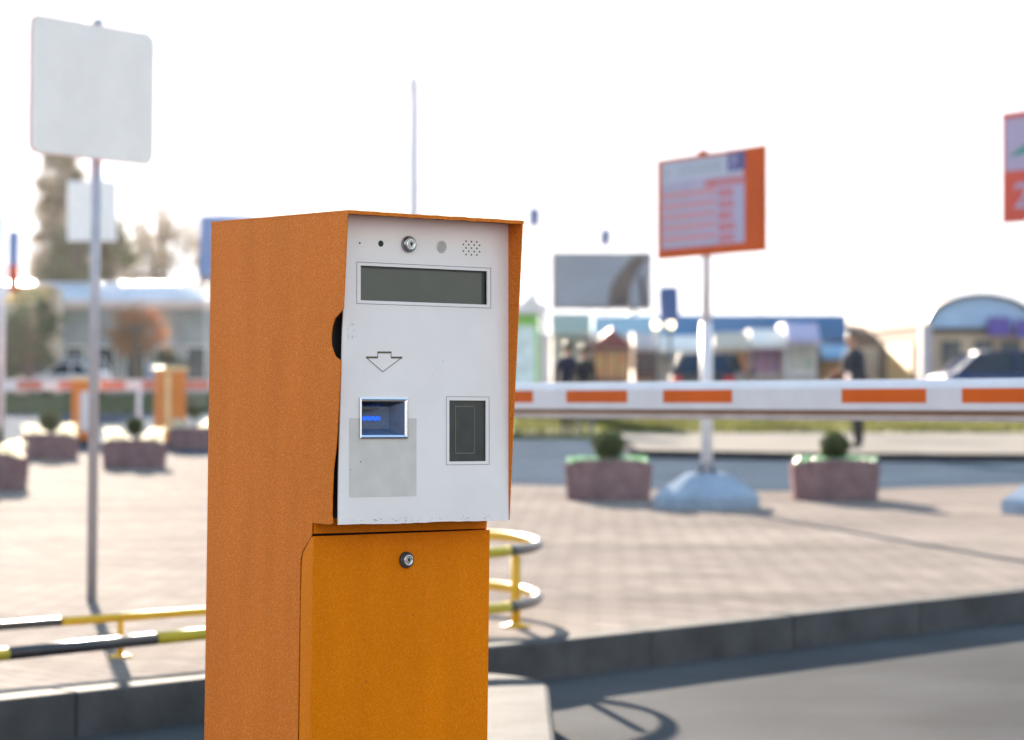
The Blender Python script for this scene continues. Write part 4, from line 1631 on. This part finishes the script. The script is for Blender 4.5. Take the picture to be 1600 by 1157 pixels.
def make_person(label, loc, rz, H=1.74, top='cloth_slate', legs='cloth_black', pose='stand', hairm='hair', group=None, extra=None):
    """x forward (facing), y left; one skinned body"""
    t = thing('person', label, 'person', loc, rz, group)
    s = H / 1.74
    V, E, Rr = [], [], []

    def add(p_, r, par=None):
        V.append(Vector(p_) * s)
        Rr.append(r * s)
        if par is not None:
            E.append((par, len(V) - 1))
        return len(V) - 1
    lean = 0.05 if pose != 'phone' else 0.10
    pel = add((0, 0, 0.93), 0.135)
    wst = add((0.01, 0, 1.08), 0.125, pel)
    chs = add((lean * 0.6, 0, 1.27), 0.155, wst)
    sh = add((lean, 0, 1.42), 0.115, chs)
    nk = add((lean + 0.02, 0, 1.50), 0.055, sh)
    hd0 = add((lean + 0.05, 0, 1.575), 0.078, nk)
    hd1 = add((lean + 0.055, 0, 1.645), 0.092, hd0)
    hd2 = add((lean + 0.045, 0, 1.70), 0.070, hd1)
    step = {'stand': (0.04, -0.04), 'phone': (0.05, -0.03), 'walk': (0.22, -0.24)}[pose]
    for sd, st_ in ((1, step[0]), (-1, step[1])):
        hip = add((0, 0.09 * sd, 0.88), 0.098, pel)
        kn = add((st_ * 0.55 + 0.03, 0.095 * sd, 0.49), 0.062, hip)
        an = add((st_, 0.095 * sd, 0.10), 0.042, kn)
        he = add((st_ + 0.02, 0.098 * sd, 0.045), 0.04, an)
        add((st_ + 0.15, 0.11 * sd, 0.035), 0.034, he)
    for sd in (1, -1):
        s1_ = add((lean, 0.165 * sd, 1.40), 0.062, sh)
        if pose == 'phone':
            el = add((lean + 0.02, 0.22 * sd, 1.12), 0.047, s1_)
            wr = add((lean + 0.26, 0.10 * sd, 1.14 + 0.02 * sd), 0.030, el)
            dirf = Vector((1, -0.4 * sd, 0.15)).normalized()
        else:
            sw = -step[0 if sd > 0 else 1] * 0.8
            el = add((lean - 0.03 + sw * 0.4, 0.22 * sd, 1.12), 0.047, s1_)
            wr = add((lean + 0.03 + sw, 0.23 * sd, 0.87), 0.030, el)
            dirf = Vector((0.15, 0, -1)).normalized()
        wp_ = V[wr] / s
        pm = add(wp_ + dirf * 0.07, 0.034, wr)
        pp_ = V[pm] / s
        lat = dirf.cross(Vector((0, 1, 0))).normalized()
        for q, ln in zip((-1.5, -0.5, 0.5, 1.5), (0.058, 0.07, 0.075, 0.065)):
            f1 = add(pp_ + dirf * 0.04 + lat * q * 0.019, 0.010, pm)
            add(V[f1] / s + dirf * ln * 0.6 + Vector((0, -0.02 * sd, 0)), 0.008, f1)
        add(wp_ + dirf * 0.06 - lat * 0.05, 0.011, pm)
    me = bpy.data.meshes.new('body')
    me.from_pydata([v.to_tuple() for v in V], E, [])
    o_ = bpy.data.objects.new('body_src', me)
    col.objects.link(o_)
    md = o_.modifiers.new('Skin', 'SKIN')
    for i, r in enumerate(Rr):
        me.skin_vertices[0].data[i].radius = (r, r)
        me.skin_vertices[0].data[i].use_root = (i == 0)
    md.use_smooth_shade = True
    sb = o_.modifiers.new('Sub', 'SUBSURF')
    sb.levels = sb.render_levels = 2
    bpy.context.view_layer.update()
    dg = bpy.context.evaluated_depsgraph_get()
    m2 = bpy.data.meshes.new_from_object(o_.evaluated_get(dg))
    bpy.data.objects.remove(o_)
    for nm in ('skin', top, legs):
        m2.materials.append(MATS[nm])
    for f in m2.polygons:
        c = f.center / s
        if c.z > 1.49:
            f.material_index = 0
        elif c.z < 0.90 and not (abs(c.y) > 0.19):
            f.material_index = 2
        elif abs(c.y) > 0.19 and c.z < 0.86:
            f.material_index = 0
        elif pose == 'phone' and c.x > lean + 0.28:
            f.material_index = 0
        else:
            f.material_index = 1
        f.use_smooth = True
    bo = bpy.data.objects.new('body', m2)
    col.objects.link(bo)
    bo.parent = t
    b = MB().m(hairm)
    hc = Vector((lean + 0.035, 0, 1.675)) * s
    res = bmesh.ops.create_icosphere(b.bm, subdivisions=3, radius=0.108 * s, matrix=Matrix.Translation(hc) @ Matrix.Diagonal((1.0, 0.88, 1.0, 1)))
    kill = [v for v in b.bm.verts if (v.co.x - hc.x) > 0.035 * s and (v.co.z - hc.z) < 0.04 * s or (v.co.z - hc.z) < -0.075 * s]
    bmesh.ops.delete(b.bm, geom=kill, context='VERTS')
    for f in b.bm.faces:
        f.smooth = True
    b.build('hair', t)
    b = MB().m('skin')
    b.prism([(lean * s + 0.135 * s, -0.012, 1.60 * s), (lean * s + 0.135 * s, 0.012, 1.60 * s), (lean * s + 0.13 * s, 0, 1.645 * s)], (0.028, 0, -0.004))
    for sd in (-1, 1):
        b.ball(Vector((lean + 0.045, 0.09 * sd, 1.62)) * s, 0.024 * s, 1, (0.7, 0.4, 1.2))
    b.m('hair')
    for sd in (-1, 1):
        b.ball(Vector((lean + 0.137, 0.033 * sd, 1.645)) * s, 0.010 * s, 1)
    b.m('lamp_red')
    b.box((lean * s + 0.128 * s, -0.022, 1.568 * s), (lean * s + 0.142 * s, 0.022, 1.576 * s))
    b.build('face', t)
    b = MB().m(top)
    b.lathe([(0.150 * s, 0.80 * s), (0.152 * s, 0.90 * s), (0.140 * s, 1.06 * s)], Matrix.Diagonal((0.92, 1.15, 1, 1)), 20, False, False)
    b.build('jacket_hem', t)
    b = MB().m(top)
    b.lathe([(0.070 * s, 1.44 * s), (0.074 * s, 1.50 * s)], Matrix.Translation(((lean + 0.015) * s, 0, 0)), 16, False, False)
    b.build('collar', t)
    if extra:
        extra(t, lean, s)
    return t


pp0 = gnd(1349, 701, 0.12)
pr = make_person('person in a slate jacket and black trousers on the pavement holding a dark bag', (pp0.x - 0.06, pp0.y, 0.119), R_(212), 1.72, 'cloth_slate', 'cloth_black', 'phone')
bag = thing('shoulder_bag', 'dark bag held by the standing person in the slate jacket', 'bag', (pp0.x - 0.42, pp0.y, 1.13), 0)
b = MB().m('cloth_black')
b.box((-0.10, -0.05, -0.09), (0.06, 0.05, 0.045))
b.build('pouch', bag, bevel=0.02)
b = MB().m('cloth_black')
b.tube([(-0.08, 0, 0.045), (-0.05, 0, 0.085), (0.02, 0, 0.085), (0.05, 0, 0.045)], 0.008, 8)
b.build('handle', bag)

q0 = gnd(886, 682, 0.1)
make_person('person in a navy coat walking away, left of the pair behind the arm', (q0.x, q0.y, 0.104), R_(80), 1.76, 'cloth_navy', 'cloth_black', 'walk', 'hair', 'pair walking away')
make_person('person in a black coat walking away, right of the pair behind the arm', (q0.x + 0.34, q0.y + 0.1, 0.104), R_(95), 1.70, 'cloth_black', 'cloth_grey', 'walk', 'hair', 'pair walking away')
p = at(205, 600, 100)
make_person('small far person in a light blue jacket beside the rust brown tree', (p.x, 105.5, 0.5), R_(200), 1.75, 'cloth_blue', 'cloth_navy', 'stand', 'hair')

# ------------------------------------------------------------------ market: blue canopy and kiosks
Ym = 92.0


def X(px, Y):
    return (px - 800) * Y / FPX


def Z(py, Y):
    return at(800, py, Y).z


cn = thing('market_canopy', 'long blue fascia canopy over the market stalls', 'canopy', (X(1100, Ym), Ym, YG))
x0, x1 = X(927, Ym) - X(1100, Ym), X(1322, Ym) - X(1100, Ym)
zt_, zb_ = Z(493, Ym) - YG, Z(533, Ym) - YG
b = MB().m('blue_roof')
xm = X(1040, Ym) - X(1100, Ym)
b.box((xm, -0.1, zb_), (x1, 6, zt_))
b.m('blue_roof_pale')
b.box((x0, 0.1, zb_ + 0.25), (xm - 0.01, 6, zt_ - 0.02))
b.build('fascia', cn)
for k in range(7):
    b = MB().m('galv')
    x = x0 + 0.15 + (x1 - x0 - 0.3) * k / 6
    b.tube([(x, 0.3, 0), (x, 0.3, zb_ + 0.3)], 0.06, 10)
    b.build('column', cn)

KG = 'market kiosks under the blue canopy'


def kiosk(label, pxa, pxb, Y, pytop, wall, front, trim, awn=None, gable=False):
    xa, xb = X(pxa, Y), X(pxb, Y)
    t = thing('kiosk', label, 'kiosk', ((xa + xb) / 2, Y, YG), 0, KG)
    w = (xb - xa) / 2
    h = Z(pytop, Y) - YG
    b = MB().m(wall)
    b.box((-w, 0, 0), (w, 2.4, h))
    b.build('wall', t)
    b = MB().m(front)
    b.box((-w * 0.85, -0.04, h * 0.42), (w * 0.85, -0.002, h * 0.80))
    g_ = b.build('window', t)
    b = MB().m(trim)
    for x in (-w * 0.87, -w * 0.3, w * 0.3, w * 0.87):
        b.box((x - 0.03, -0.07, h * 0.40), (x + 0.03, -0.041, h * 0.82))
    b.build('frame', g_)
    b = MB().m(trim)
    b.box((-w * 0.95, -0.35, h * 0.36), (w * 0.95, -0.075, h * 0.40))
    b.build('counter', t)
    if gable:
        b = MB().m(awn)
        b.prism([(-w * 1.15, -0.5, h * 0.86), (w * 1.15, -0.5, h * 0.86), (0, -0.5, h * 1.16)], (0, 3.0, 0))
        b.build('roof', t)
    elif awn:
        b = MB().m(awn)
        b.prism([(-w * 1.05, -0.9, h * 0.80), (-w * 1.05, 0.0, h * 1.0), (-w * 1.05, 0.0, h * 0.95), (-w * 1.05, -0.9, h * 0.74)], (w * 2.1, 0, 0))
        b.build('awning', t)
    return t


kiosk('beige kiosk with dark maroon gabled roof right of the walking pair', 925, 985, 84, 530, 'beige_wall', 'goods_mix', 'maroon', 'maroon', True)
kiosk('kiosk with lilac awning next to the maroon roofed kiosk', 990, 1026, 86, 520, 'tan_wall', 'shopglass', 'maroon', 'lilac_wall')
kiosk('white kiosk with mixed goods left of the tariff sign pole', 1028, 1098, 87, 525, 'white_wall', 'goods_mix2', 'white_paint', 'white_wall')
kiosk('kiosk with red and pink goods right of the tariff sign pole', 1114, 1168, 86, 520, 'white_wall', 'goods_mix', 'sign_red', 'beige_wall')
kiosk('pale kiosk with pink and blue goods in the middle of the stalls', 1172, 1222, 87, 515, 'tan_wall', 'goods_pink', 'white_paint', 'white_wall')
kiosk('white kiosk with dark windows nearer the standing person', 1226, 1276, 86, 505, 'white_wall', 'goods_mix2', 'white_paint', 'sign_face')
kiosk('tan kiosk just left of the standing person', 1280, 1322, 87, 538, 'tan_wall', 'goods_mix', 'beige_wall', 'blue_roof_pale')
kiosk('beige kiosk behind the pair walking away', 862, 922, 85, 490, 'beige_wall', 'goods_mix2', 'galv', 'awning_sage')

# glass shelter with green poster frame
Ys = 62.0
xs = X(832, Ys)
sh_ = thing('bus_shelter', 'glass shelter with green framed poster and white roof beside the ticket machine', 'shelter', (xs, Ys, YG))
b = MB().m('white_paint')
b.box((-0.75, -0.3, Z(490, Ys) - YG), (0.36, 1.5, Z(476, Ys) - YG))
b.prism([(-0.28, -0.31, Z(475.8, Ys) - YG), (0.20, -0.31, Z(475.8, Ys) - YG), (0.0, -0.31, Z(458, Ys) - YG)], (0, 1.2, 0))
b.build('roof', sh_)
b = MB().m('green_trim')
zz0, zz1 = Z(594, Ys) - YG, Z(490.5, Ys) - YG
b.box((-0.72, -0.06, 0), (-0.66, 0, zz1))
b.box((0.07, -0.06, 0), (0.16, 0, zz1))
b.box((-0.655, -0.055, zz1 - 0.3), (0.065, -0.005, zz1))
b.box((-0.655, -0.055, 0.10), (0.065, -0.005, 0.28))
fr = b.build('frame', sh_)
b = MB().m('poster')
b.box((-0.655, -0.04, 0.285), (0.065, -0.02, zz1 - 0.305))
b.build('poster', fr)
b = MB().m('galv')
b.box((0.20, -0.05, 0), (0.32, 0.07, Z(491, Ys) - YG))
b.build('column', sh_)

# warm glowing globes and blue flag sign
p = at(1045, 475, 70)
fl = thing('blue_flag_sign', 'small tilted navy blue sign on a post left of the tariff sign pole', 'sign', (p.x, 70, YG))
b = MB().m('blue_sign')
T = Matrix.Translation((0, 0, p.z - YG)) @ Matrix.Rotation(R_(-3), 4, 'Y')
b.box((-0.27, -0.04, -0.46), (0.27, 0.04, 0.46), T)
b.build('panel', fl, bevel=0.01)
b = MB().m('galv_dark')
b.tube([(0.02, 0.07, 0), (0.02, 0.07, p.z - YG + 0.3)], 0.03, 10)
b.build('post', fl)
for k, px in enumerate((1025, 1048)):
    p = at(px, 508, 80)
    lt = thing('glow_globe', ['warm glowing globe on the left below the small navy sign', 'warm glowing globe on the right below the small navy sign'][k], 'lamp', (p.x, 80, YG), 0, 'warm glowing globes')
    b = MB().m('warm_glow')  # globe with its own emission, put in for a warm bright spot
    b.ball((0, 0, p.z - YG), 0.12, 2)
    b.build('globe', lt)
    b = MB().m('dark_steel')
    b.tube([(0, 0, 0), (0, 0, p.z - YG - 0.1)], 0.03, 8)
    b.build('post', lt)

# ------------------------------------------------------------------ billboard
Yw = 150.0
bbx = X(940, Yw)
bb = thing('billboard', 'large grey blue billboard with dark tall shapes on a single column', 'billboard', (bbx, Yw, YG))
hw_ = (X(1018, Yw) - X(862, Yw)) / 2
zt_, zb_ = Z(395, Yw) - YG, Z(484, Yw) - YG
b = MB().m('frame_grey')
b.box((-hw_, -0.2, zb_), (hw_, 0.5, zt_))
fr = b.build('frame', bb)
b = MB().m('billboard_pic')
b.box((-hw_ + 0.2, -0.24, zb_ + 0.22), (hw_ - 0.2, -0.205, zt_ - 0.12))
pc = b.build('picture', fr)
b = MB().m('billboard_dark')


def bp_(px, py):
    return Vector((X(px, Yw) - bbx, -0.27, Z(py, Yw) - YG))


for quad in ([(950, 478), (983, 478), (986, 447), (996, 424), (1012, 404), (1004, 399), (986, 404), (966, 428), (953, 450)], [(997, 437), (1003, 478), (1012, 478), (1006, 440), (1003, 424)]):
    b.prism([bp_(*q) for q in quad], (0, 0.025, 0))
b.build('dark_shapes', pc)
b = MB().m('galv')
b.tube([(X(989, Yw) - bbx, 0.15, 0), (X(989, Yw) - bbx, 0.15, zb_)], 0.22, 14)
b.build('column', bb)

# ------------------------------------------------------------------ floodlights on slim masts


def mast(label, px, py, Y, hw_, hh, tall=None, name='floodlight_mast', double=False):
    p = at(px, py, Y)
    t = thing(name, label, 'street lamp', (p.x, Y, YG), 0, 'lamps on slim masts')
    zc = p.z - YG
    b = MB().m('galv')
    b.tube([(0, 0.1, 0), (0, 0.1, zc)], 0.24 if double else 0.06, 8, r2=0.13 if double else 0.04)
    b.build('mast', t)
    if double:
        for s in (-1, 1):
            b = MB().m('galv')
            b.tube([(0, 0.1, zc - 0.6), (s * 0.8, 0.1, zc - 0.1), (s * 1.5, 0.1, zc)], 0.03, 8)
            ar = b.build('bracket', t)
            b = MB().m('galv')
            b.box((s * 1.9 - 0.42, 0.0, zc - 0.03), (s * 1.9 + 0.42, 0.22, zc + 0.06))
            b.build('lamp_head', ar, bevel=0.02)
    else:
        b = MB().m('blue_sign')
        b.box((-hw_, -0.06, zc - hh), (hw_, 0.09, zc + hh), Matrix.Identity(4))
        b.build('lamp_head', t, bevel=0.02)
    return t


mast('slim mast with a small blue floodlight just right of the ticket machine top', 835, 340, 95, 0.19, 0.33)
mast('slim mast with a small blue floodlight above the billboard', 946, 371, 160, 0.32, 0.50)
mast('tall slim street lamp with two arms rising behind the ticket machine', 647, 120, 100, 0, 0, name='street_lamp', double=True)

# ------------------------------------------------------------------ arched hall (right)
Ya = 80.0
ha = thing('arched_hall', 'vaulted hall with dark arched gable and glazed front at the right edge', 'building', (X(1535, Ya), Ya, YG))
xc = X(1535, Ya)
Rg = []
hwA = X(1620, Ya) - xc
zs_ = Z(510, Ya) - YG
zp = Z(461, Ya) - YG
arc = []
for k in range(21):
    a = math.pi * k / 20
    arc.append((-hwA * math.cos(a), zs_ + (zp - zs_) * math.sin(a)))
dirb = Vector((-0.06, 1, 0)) * 34
b = MB().m('vault_pink')
v0 = [b.bm.verts.new((x * 1.02, 0, z + 0.02)) for x, z in arc]
v1 = [b.bm.verts.new(Vector((x * 1.02, 0, z + 0.02)) + dirb) for x, z in arc]
for k in range(20):
    f = b.face([v0[k], v0[k + 1], v1[k + 1], v1[k]])
    f.smooth = True
b.build('vault_roof', ha)
b = MB().m('dark_steel')
for k in range(20):
    (xa, za), (xb, zb0) = arc[k], arc[k + 1]
    b.prism([(xa * 1.035, -0.05, za + 0.05), (xb * 1.035, -0.05, zb0 + 0.05), (xb * 0.97, -0.05, zb0 - 0.04), (xa * 0.97, -0.05, za - 0.04)], (0, 0.12, 0))
b.build('gable_rim', ha)
b = MB().m('sky_glass')
b.prism([(x * 0.96, 0.1, z - 0.04) for x, z in arc], (0, 0.05, 0))
b.build('gable_glazing', ha)
b = MB().m('tan_wall')
b.box((-hwA * 0.9, 0.3, 0), (hwA * 1.02, 0.5, zs_ - 0.06))
b.build('front_wall', ha)
b = MB().m('dark_steel')
b.box((-hwA * 0.9, 0.2, zs_ - 0.20), (hwA, 0.295, zs_ - 0.05))
b.build('lintel', ha)
for x in (-hwA * 0.55, 0.1, hwA * 0.55):
    b = MB().m('shopglass')
    b.box((x - 0.30, 0.24, 0.1), (x + 0.30, 0.295, zs_ - 0.45))
    b.build('door', ha)
b = MB().m('purple_sign')
b.box((0.15, -0.2, zs_ - 0.30), (0.85, -0.06, zs_ + 0.28))
b.build('hanging_sign', ha)
b = MB().m('purple_sign')
b.box((1.0, -0.2, zs_ - 0.35), (1.55, -0.06, zs_ + 0.2))
b.build('hanging_sign', ha)
b = MB().m('galv')
b.box((-hwA - 0.22, -0.1, 0), (-hwA + 0.12, 0.25, zs_ + 0.05))
b.build('pillar', ha)
# left side wall with shop windows
b = MB().m('hall_side')
sp0 = Vector((-hwA, 0.3, 0))
b.prism([sp0, sp0 + dirb, sp0 + dirb + Vector((0.2, 0, 0)), sp0 + Vector((0.2, 0, 0))], (0, 0, zs_))
b.build('side_wall', ha)
for k in range(6):
    q = sp0 + dirb * (0.06 + k * 0.155)
    q2 = sp0 + dirb * (0.06 + k * 0.155 + 0.11)
    b = MB().m(['goods_mix', 'tan_wall', 'goods_pink', 'awning_yellow', 'goods_mix2', 'maroon'][k])
    b.prism([q + Vector((-0.05, 0, 0.5)), q2 + Vector((-0.05, 0, 0.5)), q2 + Vector((-0.05, 0, zs_ - 0.5)), q + Vector((-0.05, 0, zs_ - 0.5))], (0.045, 0, 0))
    b.build('window', ha)

# distant row of trees / low roofs closing the horizon
hz = thing('distant_building', 'pale low building line beyond the market', 'building', (10, 240, 0))
b = MB().m('white_wall')
b.box((-26, 0, 0), (60, 12, 5.6))
b.build('wall', hz)
b = MB().m('roof_metal')
b.prism([(-27, -1, 5.6), (61, -1, 5.6), (61, 13, 5.6), (-27, 13, 5.6)], (0, 0, 0.4))
b.build('roof', hz)

# ------------------------------------------------------------------ added glare veil
m = bpy.data.materials.new('glare_haze')
m.use_nodes = True
MATS['glare_haze'] = m
hn = m.node_tree
hn.nodes.remove(hn.nodes['Principled BSDF'])
pvn_ = hn.nodes.new('ShaderNodeVolumePrincipled')
pvn_.inputs['Color'].default_value = (0.95, 0.96, 1.0, 1)
pvn_.inputs['Density'].default_value = 0.000022
pvn_.inputs['Anisotropy'].default_value = 0.8
hn.links.new(pvn_.outputs[0], hn.nodes['Material Output'].inputs['Volume'])
b = MB().m('glare_haze')
b.box((-950, -80, -1.3), (950, 950, 18))  # thin scattering volume added to make the veil of sun glare
tag(b.build('glare_haze'), kind='stuff')

# ------------------------------------------------------------------ light
SUN_EL, SUN_AZ = R_(12.2), R_(-11)         # azimuth from +Y, negative to the left
sd = bpy.data.lights.new('sun', 'SUN')
sd.energy = 5.0
sd.angle = R_(0.53)
sd.color = (1.0, 0.86, 0.70)
so = bpy.data.objects.new('sun', sd)
col.objects.link(so)
to_sun = Vector((math.sin(SUN_AZ) * math.cos(SUN_EL), math.cos(SUN_AZ) * math.cos(SUN_EL), math.sin(SUN_EL)))
so.rotation_euler = to_sun.to_track_quat('Z', 'Y').to_euler()

w = bpy.data.worlds.new('World')
scene.world = w
w.use_nodes = True
nt = w.node_tree
bg = nt.nodes['Background']
sky = nt.nodes.new('ShaderNodeTexSky')
sky.sky_type = 'NISHITA'
sky.sun_disc = False
sky.sun_elevation = SUN_EL
sky.sun_rotation = SUN_AZ
sky.air_density = 1.0
sky.dust_density = 0.8
sky.ozone_density = 1.0
# the band of sky round the low sun is far brighter than a bright hazy sky ever gets: level it off
lim = nt.nodes.new('ShaderNodeVectorMath')
lim.operation = 'MINIMUM'
lim.inputs[1].default_value = (1.8, 1.8, 1.85)
nt.links.new(sky.outputs[0], lim.inputs[0])
nt.links.new(lim.outputs[0], bg.inputs[0])
bg.inputs[1].default_value = 0.10

scene.view_settings.view_transform = 'Standard'
scene.view_settings.look = 'None'
scene.view_settings.exposure = 3.14
scene.view_settings.gamma = 1.0
scene.cycles.max_bounces = 8
scene.cycles.use_denoising = True
